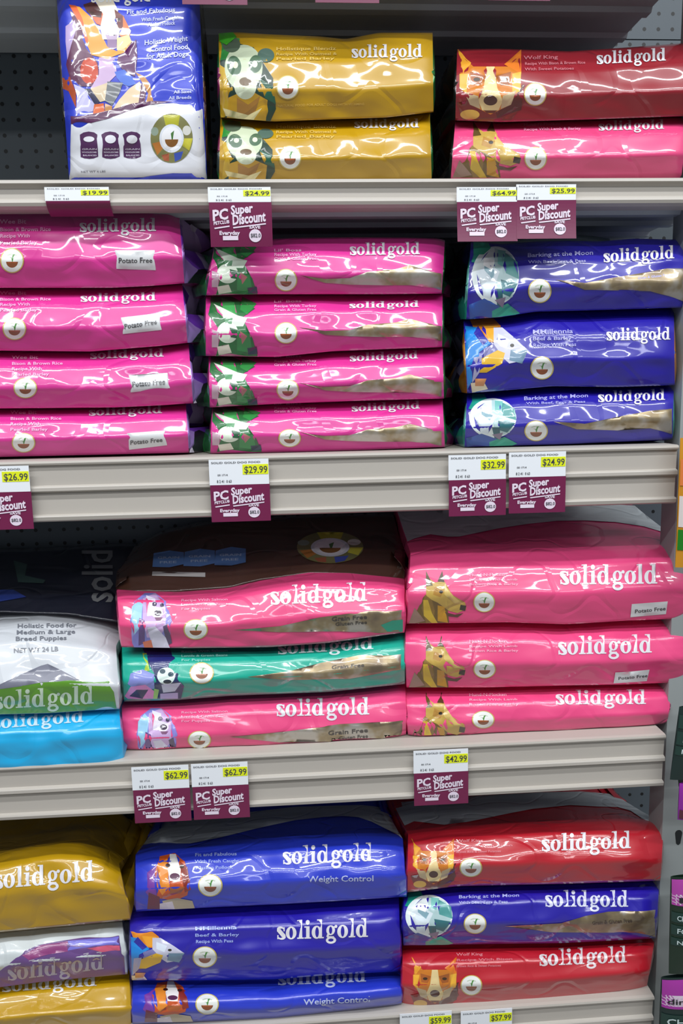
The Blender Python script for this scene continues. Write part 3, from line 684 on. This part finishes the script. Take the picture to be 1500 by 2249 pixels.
i1 = [(485, 258), (600, 267), (700, 263), (850, 258), (950, 246)]
g = stack(Z1, [[(478, 397), (945, 394)], i1, [(480, 74), (520, 71), (600, 76), (700, 80), (760, 86), (830, 72), (948, 72)]],
 [dict(label='gold bag with a panda picture under another gold bag on the top shelf', rgb=GOLD, L=(484, 481), R=(944, 948), seed=2, gus=G_GREEN),
  dict(label='gold bag with a panda picture lying on top of the other gold bag', rgb=GOLD, L=(480, 484), R=(950, 952), seed=3, gus=G_GREEN)])
art(g[1], 'panda', 484, 76, 606, 268); art(g[0], 'panda', 488, 262, 604, 396)
patch(g[1], P(478, 70, 512, 72, 520, 82, 498, 100, 482, 92), (60, 168, 30), 'green_corner', 8, off=.0009)
badge(g[1], 632, 192, 25, 26); badge(g[0], 637, 346, 25, 26)
logo(g[1], 772, 128, 927, 126, 1.0); logo(g[0], 778, 282, 920, 281, .75)
for q, y in ((g[1], 112), (g[0], 283)):
    lines(q, [('Holistique Blendz', 606, y, 738, y-1, 7), ('Recipe With Oatmeal &', 606, y+11, 740, y+10, 6), ('Pearled Barley', 606, y+21, 735, y+20, 6)], (222, 190, 100))
lines(g[1], [('NATURAL FOOD FOR ADULT DOGS WITH VITAMINS', 610, 234, 800, 230, 5)], (214, 178, 80))

i1 = [(998, 264), (1100, 268), (1300, 262), (1500, 255), (1540, 253)]
g = stack(Z1, [[(985, 392), (1500, 384)], i1, [(1000, 108), (1100, 107), (1250, 113), (1380, 104), (1500, 95), (1560, 92)]],
 [dict(label='pink bag with a shepherd picture, beneath the dark red bag on the top shelf', rgb=PINK, L=(1000, 990), R=(1512, 1497), seed=4, gus=G_DARK),
  dict(label='dark red bag with an orange fox picture lying at the right of the top shelf', rgb=RED, L=(1004, 1000), R=(1545, 1540), seed=5, gus=G_DARK)])
art(g[1], 'fox', 1002, 108, 1152, 264); art(g[0], 'shepherd', 994, 262, 1144, 390)
badge(g[1], 1175, 207, 25, 25); badge(g[0], 1176, 348, 25, 25)
logo(g[1], 1310, 142, 1462, 134); logo(g[0], 1314, 288, 1458, 284, .8)
lines(g[1], [('Wolf King', 1150, 132, 1225, 130, 8), ('Recipe With Bison & Brown Rice', 1152, 144, 1285, 141, 6), ('With Sweet Potatoes', 1152, 156, 1260, 154, 6)], (206, 120, 130))
lines(g[0], [('Hund-N-Flocken', 1150, 278, 1230, 276, 6), ('Recipe With Lamb & Barley', 1150, 288, 1275, 286, 6)], (240, 160, 195))

# ---- second shelf
c1 = [[(-190, 1006), (0, 1003), (415, 994)], [(-190, 900), (0, 897), (250, 895), (360, 890), (412, 886)], [(-190, 772), (0, 770), (200, 772), (350, 760), (418, 752)], [(-190, 634), (0, 632), (250, 632), (330, 628), (405, 622)],
      [(-190, 462), (0, 458), (250, 455), (370, 458), (395, 468)]]
names = ['bottom bag of the four magenta potato free bags at left', 'second from bottom of the four magenta potato free bags at left', 'second from top of the four magenta potato free bags at left', 'topmost of the four magenta potato free bags at left']
LR = [((-184, -182), (408, 415)), ((-182, -184), (414, 424)), ((-188, -188), (400, 412)), ((-190, -190), (393, 405))]
g = stack(Z2, c1, [dict(label=names[i], rgb=MAG, L=LR[i][0], R=LR[i][1], seed=10+i, gus=G_PURPLE, group='magenta potato free dog food bags', wide=.036, back_z=1.655 if i == 3 else None) for i in range(4)])
for q, lg, bd, st, tx in ((g[3], (175, 510, 343, 508, .92), (27, 572, 26, 27), P(253, 550, 340, 550, 342, 593, 256, 590), (0, 492)),
                          (g[2], (177, 664, 343, 661, .62), (32, 722, 26, 24), P(266, 698, 350, 688, 355, 724, 270, 733), (0, 648)),
                          (g[1], (198, 789, 360, 784, .6), (56, 852, 26, 22), P(283, 824, 368, 819, 373, 852, 287, 861), (26, 789)),
                          (g[0], (195, 914, 356, 908, .6), (52, 972, 26, 21), P(279, 952, 362, 946, 367, 977, 284, 987), (23, 910))):
    logo(q, *lg); badge(q, *bd); sticker(q, st)
    x, y = tx; k = 1.0 if q is g[3] else .8
    lines(q, [('Wee Bit', x, y, x+58, y, 9*k), ('Bison & Brown Rice', x, y+17*k, x+112, y+16*k, 8*k), ('Recipe With', x, y+31*k, x+66, y+30*k, 8*k), ('Pearled Barley', x, y+46*k, x+82, y+45*k, 8*k)], (250, 180, 222))

t = T(420, 500, .3867)
c2 = [t(90, 1282, 500, 1278, 1000, 1262, 1445, 1245), t(90, 1022, 500, 1000, 900, 985, 1445, 970), t(70, 728, 480, 735, 800, 702, 1100, 690, 1430, 678), t(70, 385, 400, 378, 800, 378, 1100, 378, 1430, 374),
      t(120, 110, 300, 72, 600, 58, 900, 55, 1200, 56, 1420, 62, 1450, 80)]
names = ['bottom one of the four magenta bags with silver windows', 'third from top of the four magenta bags with silver windows', 'second from top of the four magenta bags with silver windows', 'topmost of the four magenta bags with silver windows']
LR = [((466, 462), (972, 977)), ((458, 461), (972, 975)), ((452, 452), (972, 971)), ((470, 453), (977, 970))]
g = stack(Z2, c2, [dict(label=names[i], rgb=MAG, L=LR[i][0], R=LR[i][1], seed=20+i, gus=G_GREEN, group='magenta bags with a window', wide=.03) for i in range(4)])
for q, lg, bd, bx, dy, ks in ((g[3], (768, 561, 922, 559, .95), (628, 615, 25, 24), (452, 530, 566, 648), 0, 1), (g[2], (767, 678, 920, 675, .5), (628, 731, 25, 23), (452, 652, 566, 782), 118, .92),
                              (g[1], (768, 795, 918, 788, .66), (632, 856, 25, 22), (452, 784, 566, 892), 240, .9), (g[0], (772, 905, 922, 898, .62), (636, 962, 25, 19), (452, 895, 575, 992), 348, .82)):
    logo(q, *lg); badge(q, *bd); art(q, 'cow', *bx)
    y0 = 500+dy
    w = lambda *a: [(420+.3867*a[i], y0+.3867*a[i+1]*(.9 if dy else 1)+(8 if dy else 0)) for i in range(0, len(a), 2)]
    window(q, w(610, 268)[0], w(760, 290, 900, 285, 1000, 252, 1160, 238, 1240, 215, 1420, 262), w(760, 312, 900, 322, 1100, 326, 1250, 325, 1420, 352))
    lines(q, [("Lil' Boss", 601, y0+54*ks-(2 if dy else 0), 662, y0+53*ks-(2 if dy else 0), 6*ks), ('Recipe With Turkey', 602, y0+63*ks, 695, y0+62*ks, 6*ks), ('Grain & Gluten Free', 602, y0+72*ks, 695, y0+71*ks, 6*ks)], (250, 176, 222))

t = T(960, 500, .36)
c3 = [t(160, 1338, 800, 1320, 1450, 1288), t(160, 1012, 450, 990, 700, 967, 1100, 972, 1460, 960), t(170, 560, 400, 545, 600, 512, 900, 505, 1460, 488), t(200, 88, 400, 100, 600, 84, 800, 80, 1000, 84, 1200, 66, 1500, 74, 1560, 74)]
g = stack(Z2, c3, [
  dict(label='bottom navy bag of the right stack with a moon and wolf picture and window', rgb=NAVY, L=(1026, 1020), R=(1480, 1477), seed=30, gus=G_TEAL),
  dict(label='middle navy bag of the right stack with orange and light blue dog, no window', rgb=NAVY, L=(1018, 1026), R=(1480, 1482), seed=31, gus=G_ORANGE),
  dict(label='topmost navy bag on the second shelf with a large moon and wolf picture', rgb=NAVY, L=(1034, 1024), R=(1512, 1500), seed=32, gus=G_TEAL, depth=.24)])
art(g[2], 'moon', 1030, 528, 1142, 700); art(g[1], 'longdog', 1006, 700, 1162, 864); art(g[0], 'moon', 1024, 866, 1136, 982)
logo(g[2], 1325, 577, 1480, 568); logo(g[1], 1331, 748, 1471, 746, 1.05); logo(g[0], 1313, 884, 1460, 879, .9)
badge(g[2], 1185, 639, 26, 26); badge(g[1], 1190, 808, 26, 25); badge(g[0], 1177, 946, 26, 22)
window(g[2], t(720, 318)[0], t(900, 338, 1100, 302, 1400, 250, 1500, 250), t(900, 378, 1300, 386, 1480, 440, 1500, 450))
window(g[0], t(710, 1184)[0], t(900, 1195, 1150, 1145, 1300, 1118, 1430, 1105), t(850, 1228, 1100, 1236, 1300, 1222, 1430, 1258))
patch(g[2], P(1040, 530, 1072, 530, 1078, 546, 1062, 560, 1040, 560), (26, 160, 128), 'teal_corner', 8, off=.0010)
lines(g[2], [('Barking at the Moon', 1158, 566, 1302, 560, 9), ('With Beef, Eggs & Peas', 1160, 579, 1286, 576, 6), ('Grain & Gluten Free', 1400, 614, 1470, 606, 5)], (176, 176, 236))
lines(g[1], [('MMillennia', 1169, 734, 1258, 732, 9), ('Beef & Barley', 1169, 748, 1255, 746, 8), ('Recipe With Peas', 1170, 763, 1265, 760, 8)], (176, 176, 236))
lines(g[0], [('Barking at the Moon', 1150, 880, 1291, 873, 8), ('With Beef, Eggs & Peas', 1155, 889, 1285, 885, 5)], (170, 170, 232))
bb = bag('flat teal and silver foil bag lying behind the topmost navy bag', (120, 140, 140), [(1040, 524), (1100, 518), (1200, 513), (1300, 518), (1340, 524)], [(1040, 540), (1340, 540)], (1042, 1040), (1338, 1340), zb=None, Yf=.10, depth=.14,
         prof=[(0, 0), (.5, .004), (1, .03)], seed=33)
patch(bb, P(1090, 523, 1150, 517, 1240, 514, 1200, 521, 1110, 527), (40, 170, 140), 'teal_panel', 6)

# ---- third shelf, left column: cyan, white with green, black at the back
c1 = [[(-240, 1700), (0, 1691), (150, 1684), (272, 1677)], [(-240, 1572), (0, 1569), (110, 1566), (200, 1560), (262, 1557)], [(-240, 1345), (-100, 1325), (0, 1319), (69, 1310), (138, 1323), (207, 1342), (255, 1366)]]
g = stack(Z3, c1, [
  dict(label='bright cyan bag at the bottom left of the third shelf', rgb=CYAN, L=(-236, -240), R=(262, 270), seed=40, Yf=-.006, prof=[(0, .004), (.5, 0), (.66, .003), (.85, .022), (1, .05)]),
  dict(label='white bag with a green band lying on the cyan bag at left', rgb=(206, 210, 216), L=(-240, -238), R=(252, 262), seed=41, Yf=.0, prof=[(0, .02), (.2, .006), (.26, .003), (.36, .012), (.62, .035), (.75, .07), (1, .17)])])
logo(g[0], -18, 1602, 184, 1586, .8, (190, 214, 230)); logo(g[1], -14, 1557, 206, 1544, 1.0, (206, 224, 200))
patch(g[1], P(-238, 1530, -100, 1525, 0, 1512, 50, 1505, 90, 1497, 150, 1494, 240, 1496, 250, 1520, 256, 1556, 200, 1559, 110, 1565, 0, 1568, -238, 1570), (92, 150, 36), 'green_band', 10)
patch(g[1], P(-60, 1530, 0, 1503, 45, 1482, 90, 1462, 105, 1458, 135, 1472, 175, 1494, 90, 1499, 45, 1507, 0, 1513), (120, 122, 138), 'silver_wave', 10, off=.0007)
lines(g[1], [('Holistic Food for', 38, 1380, 168, 1378, 9), ('Medium & Large', 36, 1394, 165, 1392, 9), ('Breed Puppies', 34, 1408, 146, 1406, 9), ('NET WT 24 LB', 30, 1434, 128, 1430, 10)], (120, 124, 134))
bk = bag('black bag with sideways grey lettering lying at the back above the white bag', (26, 28, 44), [(-240, 1214), (0, 1212), (100, 1207), (220, 1200), (300, 1200)], [(-240, 1372), (0, 1345), (150, 1350), (290, 1372)], (-240, -240), (276, 284),
         zb=None, Yf=.10, depth=.22, prof=[(0, 0), (.2, .03), (1, .18)], seed=42)
for k, (ch, xx, yy) in enumerate((('solid', 0, 0),)):
    V, T_, w = text2d('solid'); sc = 92/w
    X = 168+(V[:, 1]/1.0)*-1*-62; Y = 1325-V[:, 0]*sc*1.25
    X = 246-V[:, 1]*95+0
    V2 = np.stack([X, Y], 1)
    drape(bk, 'brand_lettering', V2, T_.copy(), [lin((120, 122, 124))]*len(T_), off=.0012)
patch(bk, P(-100, 1330, 0, 1296, 30, 1296, 58, 1312, 0, 1322, -60, 1345), (40, 60, 140), 'blue_wave', 10, off=.0009)
patch(bk, P(30, 1232, 60, 1240, 55, 1265, 100, 1275, 95, 1282, 40, 1280), (60, 84, 80), 'green_mark', 8, off=.0009)

# middle column
t = T(240, 1130, .44)
c2 = [t(70, 1228, 400, 1205, 800, 1195, 1200, 1168, 1482, 1142), t(60, 934, 350, 925, 600, 905, 1100, 885, 1482, 845), t(55, 662, 400, 667, 800, 662, 1100, 640, 1475, 588), t(30, 372, 350, 378, 600, 357, 750, 320, 1000, 280, 1200, 285, 1475, 316)]
g = stack(Z3, c2, [
  dict(label='pink bag with a purple long-haired dog, lying under the teal bag', rgb=PINK, L=(267, 273), R=(890, 892), seed=50),
  dict(label='teal green bag lying between two pink bags on the third shelf', rgb=TEAL, L=(268, 273), R=(887, 889), seed=51),
  dict(label='pink bag with a purple long-haired dog, lying on the teal bag', rgb=PINK, L=(256, 267), R=(888, 888), seed=52, prof=[(0, .014), (.32, .002), (.38, 0), (.5, .006), (.8, .024), (1, .075)])])
art(g[2], 'shihtzu', 286, 1303, 378, 1424); art(g[1], 'raccoon', 274, 1424, 404, 1534); art(g[0], 'shihtzu', 300, 1556, 390, 1670)
logo(g[2], 594, 1328, 806, 1320, 1.05, (238, 228, 236)); logo(g[1], 610, 1438, 820, 1426, .72, (206, 232, 230)); logo(g[0], 607, 1573, 811, 1569, 1.0)
badge(g[2], 430, 1382, 27, 22); badge(g[1], 443, 1478, 27, 23); badge(g[0], 438, 1624, 26, 19)
w2 = window(g[2], t(620, 575)[0], t(850, 556, 1050, 512, 1300, 482, 1460, 478), t(850, 586, 1150, 582, 1350, 590, 1460, 584))
w1 = window(g[1], t(690, 810)[0], t(900, 782, 1050, 742, 1250, 702, 1455, 698), t(900, 824, 1200, 818, 1455, 772))
w0 = window(g[0], t(600, 1108)[0], t(900, 1080, 1150, 1046, 1465, 1028), t(850, 1136, 1200, 1132, 1400, 1150, 1465, 1132))
patch(g[2], P(836, 1372, 862, 1362, 884, 1360, 884, 1388, 850, 1386), (20, 160, 130), 'teal_mark', 8, off=.0011)
lines(g[2], [('Grain Free', 728, 1364, 806, 1358, 9), ('Gluten Free', 736, 1374, 806, 1369, 7)], (66, 60, 60), 'window_lettering', off=.0014, parent=w2)
lines(g[1], [('Grain Free', 728, 1470, 800, 1464, 8)], (66, 60, 60), 'window_lettering', off=.0014, parent=w1)
lines(g[0], [('Grain Free', 720, 1614, 808, 1607, 9), ('Gluten Free', 744, 1624, 808, 1619, 7)], (66, 60, 60), 'window_lettering', off=.0014, parent=w0)
for q, y in ((g[2], 1322), (g[1], 1435), (g[0], 1568)):
    lines(q, [('Recipe With Salmon', 398, y, 500, y-3, 5), ('Lentils & Green Beans', 398, y+9, 500, y+7, 5), ('For Puppies', 398, y+18, 462, y+17, 5)], (246, 160, 196) if q is not g[1] else (150, 226, 214))
br = bag('dark brown bag with blue claim panels lying on top of the pink bag', (70, 42, 30), [(258, 1205), (330, 1172), (450, 1150), (600, 1140), (760, 1134), (888, 1134)], [(256, 1300), (394, 1300), (504, 1292), (570, 1275), (680, 1260), (768, 1262), (890, 1276)], (262, 258), (886, 886),
         zb=None, Yf=.085, depth=.23, prof=[(0, 0), (.3, .03), (1, .17)], seed=53)
for k in range(3):
    x = 338+k*68
    cp = patch(br, P(x, 1216-k*3, x+34, 1210-k*4, x+66, 1214-k*4, x+66, 1240-k*2, x+34, 1247-k*2, x-3, 1246-k*2), (96, 140, 205), 'claim_panel', 9, off=.0009)
    lines(br, [('GRAIN', x+8, 1229-k*3, x+56, 1228-k*3, 5), ('FREE', x+12, 1239-k*3, x+50, 1238-k*3, 5)], (190, 210, 236), 'claim_lettering', off=.0013, parent=cp)
patch(br, P(335, 1256, 451, 1258, 451, 1268, 334, 1265), (190, 186, 184), 'claim_strip', 9, off=.0009)
art(br, 'ring', 652, 1168, 798, 1238, 'ingredient_ring', off=.0010)

# right column, three shepherd bags
t = T(860, 1100, .4267)
c3 = [t(80, 1258, 270, 1260, 500, 1226, 900, 1215, 1100, 1196, 1480, 1176), t(60, 960, 500, 960, 900, 950, 1200, 945, 1520, 932), t(60, 632, 600, 625, 900, 635, 1200, 617, 1520, 604),
      t(50, 60, 400, 40, 900, 30, 1400, 20, 1500, 25)]
TOPP = [(0, .016), (.2, .002), (.26, 0), (.34, .006), (.5, .022), (.62, .05), (1, .24)]
g = stack(Z3, c3, [
  dict(label='lowest of the three pink shepherd bags on the third shelf', rgb=PINK, L=(892, 897), R=(1476, 1464), seed=60),
  dict(label='middle one of the three pink shepherd bags on the third shelf', rgb=PINK, L=(890, 893), R=(1522, 1520), seed=61),
  dict(label='topmost, fullest of the three pink shepherd bags on the third shelf', rgb=PINK, L=(906, 894), R=(1506, 1524), seed=62, prof=TOPP, depth=.29)])
art(g[2], 'shepherd', 898, 1254, 1024, 1369); art(g[1], 'shepherd', 898, 1396, 1022, 1510); art(g[0], 'shepherd', 898, 1520, 1022, 1637)
logo(g[2], 1229, 1284, 1443, 1282, 1.1); logo(g[1], 1225, 1438, 1431, 1433, 1.05); logo(g[0], 1220, 1547, 1418, 1546, .85)
badge(g[2], 1063, 1322, 24, 22); badge(g[1], 1064, 1469, 25, 20); badge(g[0], 1061, 1580, 25, 19)
sticker(g[2], P(1387, 1326, 1466, 1320, 1462, 1348, 1384, 1355)); sticker(g[1], P(1351, 1476, 1426, 1470, 1420, 1495, 1347, 1500))
patch(g[2], t(0, 215, 120, 196, 200, 175, 290, 188, 350, 187, 420, 172, 550, 145, 700, 122, 850, 106, 1000, 104, 1150, 112, 1300, 135, 1400, 165, 1520, 200, 1520, 0, -60, 0, -60, 230), (206, 212, 216), 'silver_panel', 12, off=.0012)
for q, y in ((g[2], 1266), (g[1], 1412), (g[0], 1530)):
    lines(q, [('Hund-N-Flocken', 1030, y, 1112, y-1, 6), ('Recipe With Lamb', 1030, y+10, 1136, y+9, 5), ('Brown Rice & Barley', 1030, y+20, 1138, y+19, 5)], (248, 170, 200))

# ---- fourth shelf, left column
t = T(0, 1780, .2133)
c1 = [[(-240, 2290), (0, 2276), (290, 2256)], [(-240, 2200), (0, 2168), (107, 2154), (200, 2146), (284, 2139)], [(-240, 2075), (0, 2047), (107, 2037), (286, 2020)], [(-240, 1850), (0, 1832), (64, 1818), (128, 1808), (171, 1812), (213, 1832), (258, 1870)]]
g = stack(Z4, c1, [
  dict(label='gold bag at the bottom left corner, beneath the purple and white bag', rgb=GOLD, L=(-240, -238), R=(284, 288), seed=70, Yf=-.006, prof=[(0, .016), (.3, .002), (.36, 0), (.5, .01), (.8, .028), (1, .06)]),
  dict(label='white and purple bag lying between two gold bags at the bottom left', rgb=(205, 212, 214), L=(-240, -238), R=(268, 280), seed=71, Yf=.004, prof=[(0, .02), (.3, .012), (.38, .006), (.6, .012), (.85, .03), (1, .055)]),
  dict(label='full gold bag on top of the purple and white bag at left', rgb=GOLD, L=(-240, -240), R=(255, 286), seed=72, Yf=.004, prof=TALL, depth=.28)])
patch(g[1], t(-500, 1900, 0, 1650, 150, 1530, 260, 1445, 400, 1385, 620, 1345, 850, 1312, 1225, 1290, 1240, 1400, 1275, 1500, 1290, 1690, 800, 1730, 300, 1790, 0, 1820, -500, 1990), (104, 70, 132), 'purple_panel', 9)
patch(g[1], t(230, 1490, 420, 1390, 700, 1350, 700, 1450, 500, 1480, 300, 1540), (140, 60, 120), 'galaxy_swirl', 7, off=.0009)
patch(g[1], t(700, 1345, 1220, 1300, 1225, 1380, 1000, 1390, 700, 1440), (120, 116, 210), 'galaxy_swirl', 7, off=.0009)
patch(g[1], t(900, 1420, 1100, 1385, 1230, 1390, 1235, 1440, 1050, 1455), (210, 90, 120), 'galaxy_swirl', 7, off=.0011)
logo(g[2], -14, 1952, 206, 1934, 1.1); logo(g[1], 17, 2153, 228, 2127, 1.0, (164, 156, 172)); logo(g[0], 4, 2180, 212, 2166, .7)

t = T(270, 1760, .42)
c2 = [t(40, 1164, 400, 1150, 800, 1132, 1460, 1058), t(30, 935, 400, 936, 800, 930, 1100, 906, 1460, 888), t(50, 577, 500, 552, 850, 536, 1200, 516, 1490, 498), t(50, 130, 150, 100, 400, 80, 900, 30, 1300, 20, 1500, 40)]
TOPR = [(0, .016), (.2, .002), (.24, 0), (.34, .007), (.55, .03), (.66, .06), (1, .25)]
g = stack(Z4, c2, [
  dict(label='royal blue weight control bag at the bottom of the middle stack', rgb=ROYAL, L=(291, 291), R=(878, 882), seed=80, Yf=-.006, prof=[(0, .012), (.22, .001), (.28, 0), (.5, .004), (.7, .018), (1, .06)]),
  dict(label='deep navy bag with a grey and yellow dog, between two royal blue bags', rgb=NAVY, L=(285, 288), R=(876, 880), seed=81, Yf=.002),
  dict(label='royal blue weight control bag on top of the middle stack', rgb=ROYAL, L=(297, 299), R=(880, 893), seed=82, Yf=.004, prof=TOPR, depth=.29)])
art(g[2], 'beagle', 318, 1874, 428, 1996); art(g[1], 'longdog', 262, 2046, 408, 2158); art(g[0], 'beagle', 312, 2154, 424, 2244)
logo(g[2], 621, 1899, 818, 1891, 1.1); logo(g[1], 608, 2063, 808, 2057, 1.1); logo(g[0], 610, 2165, 804, 2157, .85, (190, 200, 236))
badge(g[2], 462, 1944, 27, 24); badge(g[1], 450, 2101, 27, 23); badge(g[0], 455, 2205, 26, 22)
lines(g[2], [('Weight Control', 676, 1936, 820, 1934, 12)], (190, 200, 240), 'claim_lettering'); lines(g[0], [('Weight Control', 667, 2206, 812, 2199, 12)], (190, 200, 240), 'claim_lettering')
patch(g[2], t(-20, 260, 75, 235, 150, 222, 350, 224, 520, 190, 700, 145, 900, 102, 1050, 85, 1150, 80, 1230, 86, 1300, 110, 1440, 180, 1500, 200, 1500, 0, -20, 0), (206, 212, 216), 'silver_panel', 12, off=.0012)
for q, y, a in ((g[2], 1882, ('Fit and Fabulous', 'With Fresh Caught', 'Alaskan Pollock')), (g[1], 2043, ('MMillennia', 'Beef & Barley', 'Recipe With Peas'))):
    lines(q, [(a[0], 428, y, 520, y-3, 7), (a[1], 428, y+14, 525, y+12, 7), (a[2], 430, y+28, 512, y+26, 7)], (160, 176, 240))

t = T(860, 1720, .4133)
c3 = [t(50, 1192, 500, 1182, 900, 1152, 1370, 1090), t(50, 862, 500, 855, 900, 850, 1410, 824), t(70, 582, 350, 547, 900, 535, 1440, 518), t(40, 110, 500, 75, 1000, 50, 1250, 45, 1450, 60)]
g = stack(Z4, c3, [
  dict(label='crimson bag with an orange fox face at the bottom right', rgb=CRIM, L=(884, 884), R=(1438, 1420), seed=90, Yf=-.004),
  dict(label='navy bag with a moon picture and silver window, between two crimson bags', rgb=NAVY, L=(887, 885), R=(1448, 1440), seed=91, Yf=.002),
  dict(label='full crimson bag with an orange fox face above the navy moon bag', rgb=CRIM, L=(897, 895), R=(1462, 1450), seed=92, Yf=.004, prof=TOPR, depth=.29)])
art(g[2], 'fox', 902, 1842, 1002, 1950); art(g[1], 'moon', 884, 1956, 996, 2080); art(g[0], 'fox', 902, 2102, 1008, 2212)
logo(g[2], 1189, 1870, 1385, 1863, 1.05); logo(g[1], 1197, 1991, 1379, 1991, 1.05, (214, 218, 240)); logo(g[0], 1184, 2121, 1376, 2113, 1.0, (222, 210, 214))
badge(g[2], 1034, 1905, 25, 20); badge(g[1], 1043, 2028, 25, 22); badge(g[0], 1035, 2163, 24, 22)
w1b = window(g[1], t(600, 758)[0], t(900, 742, 1030, 705, 1150, 682, 1400, 672), t(850, 790, 1100, 792, 1300, 792, 1400, 815))
lines(g[1], [('Barking at the Moon', 1007, 1974, 1140, 1970, 7), ('With Beef, Eggs & Peas', 1008, 1985, 1115, 1983, 5), ], (170, 176, 236)); lines(g[1], [('Grain & Gluten Free', 1300, 2030, 1388, 2024, 7)], (80, 70, 60), 'window_lettering', off=.0014, parent=w1b)
patch(g[2], t(-20, 250, 60, 230, 120, 206, 280, 225, 400, 210, 500, 190, 620, 165, 750, 140, 950, 120, 1100, 128, 1200, 130, 1270, 150, 1330, 190, 1500, 245, 1500, 0, -20, 0), (206, 212, 216), 'silver_panel', 12, off=.0012)
for q, y in ((g[2], 1858), (g[0], 2108)):
    lines(q, [('Wolf King', 1002, y-8, 1060, y-9, 6), ('Recipe With Bison', 1002, y+4, 1125, y+1, 5), ('Brown Rice & Sweet Potatoes', 1002, y+16, 1100, y+14, 5)], (226, 130, 140))

# ------------------------------------------------------------------ packs hanging at the neighbouring bay
def pack(x, y0, y1, label, bands, wpx=95, sl=-.05, Y=-.03):
    """small hanging pouch, bands: (fraction from, to, colour, text or None)"""
    A = unp(x, y0, Y); B = unp(x+sl*(y1-y0), y1, Y); hgt = A[2]-B[2]; w = float(unp(x+wpx, y0, Y)[0]-A[0])
    r = empty('treat_pack', (A[0], Y, B[2]), label, 'pack of treats', 'treat packs hanging at the right')
    dx = B[0]-A[0]
    n = 12
    def pnt(u, v, f=1):
        th = .012*math.sin(math.pi*min(max(u, .001), .999))**.5*math.sin(math.pi*min(max(v, .02), .98))**.4
        return (u*w+dx*(1-v), -th*f, v*hgt)
    V, F = [], []
    for f in (1, -1):
        o = len(V)
        for i in range(n+1):
            for j in range(n+1): V.append(pnt(i/n, j/n, f))
        for i in range(n):
            for j in range(n):
                a = o+i*(n+1)+j; q = (a, a+n+1, a+n+2, a+1); F.append(q if f == 1 else q[::-1])
    mesh_obj('pouch', V, F, mat('pack_%s' % bands[0][2], hexc(bands[0][2]), rough=.3, spec=.5), r, smooth=True)
    for (v0, v1, c, txt) in bands[1:]:
        V, F = [], []; m_ = 8
        for i in range(n+1):
            for j in range(m_+1):
                q = pnt(i/n*.98+.01, 1-(v0+(v1-v0)*j/m_)); V.append((q[0], q[1]-.0012, q[2]))
        for i in range(n):
            for j in range(m_):
                a = i*(m_+1)+j; F.append((a, a+1, a+m_+2, a+m_+1))
        mesh_obj('printed_band', V, F, mat('pack_%s' % c, hexc(c), rough=.35), r, smooth=True)
        if txt:
            tv, tt, tw = text2d(txt); vc = 1-(v0+v1)/2; hz = (v1-v0)*hgt*.5
            VV = []
            for a, b_ in tv:
                u = .1+.85*a/tw; v = vc+(b_/.7-.5)*hz/hgt; q = pnt(u, v); VV.append((q[0], q[1]-.0026, q[2]))
            mesh_obj('pack_lettering', VV, tt, mat('pack_ink', (36, 34, 40), rough=.6) if c != '1f3a34' else mat('pack_white_ink', (190, 206, 206), rough=.6), r)
    return r
pack(1494, 962, 1246, 'orange pack with white and green patches hanging at the right edge', [(0, 1, 'c88a24', None), (.16, .36, 'd87a3c', None), (.44, .68, 'd8d0cc', None), (.70, .86, '1c7a1c', None)], sl=-.04)
pack(1492, 1552, 1712, 'dark green pack with white printing at the right edge beside the shelf end', [(0, 1, '1c2e2c', None), (.1, .28, '1f3a34', 'CHEW TREATS'), (.32, .5, '1f3a34', 'FOR DOGS'), (.52, .64, '1f3a34', 'NATURAL')], sl=-.13)
pack(1492, 1720, 1800, 'small violet pack hanging just below the dark green printed pack', [(0, 1, '8a2a98', None), (.7, .95, '5a2a3a', None)], sl=-.05)
pack(1473, 1925, 2138, 'magenta and dark green pack with a white label beside the lower navy bag', [(0, 1, '1c3024', None), (.02, .27, 'a8409c', None), (.16, .26, 'd0c0d0', 'K9'), (.34, .44, '1f3a34', 'CHEW TREATS'), (.47, .57, '1f3a34', 'FOR DOGS'), (.6, .68, '1f3a34', 'NATURAL')], sl=-.02)
pack(1452, 2146, 2330, 'magenta topped pack in the lower right corner of the picture', [(0, 1, '1c2e2c', None), (.02, .33, '9c3496', None), (.18, .3, 'd0c0d0', 'dinner'), (.4, .55, '1f3a34', 'CHEW')], sl=-.04)
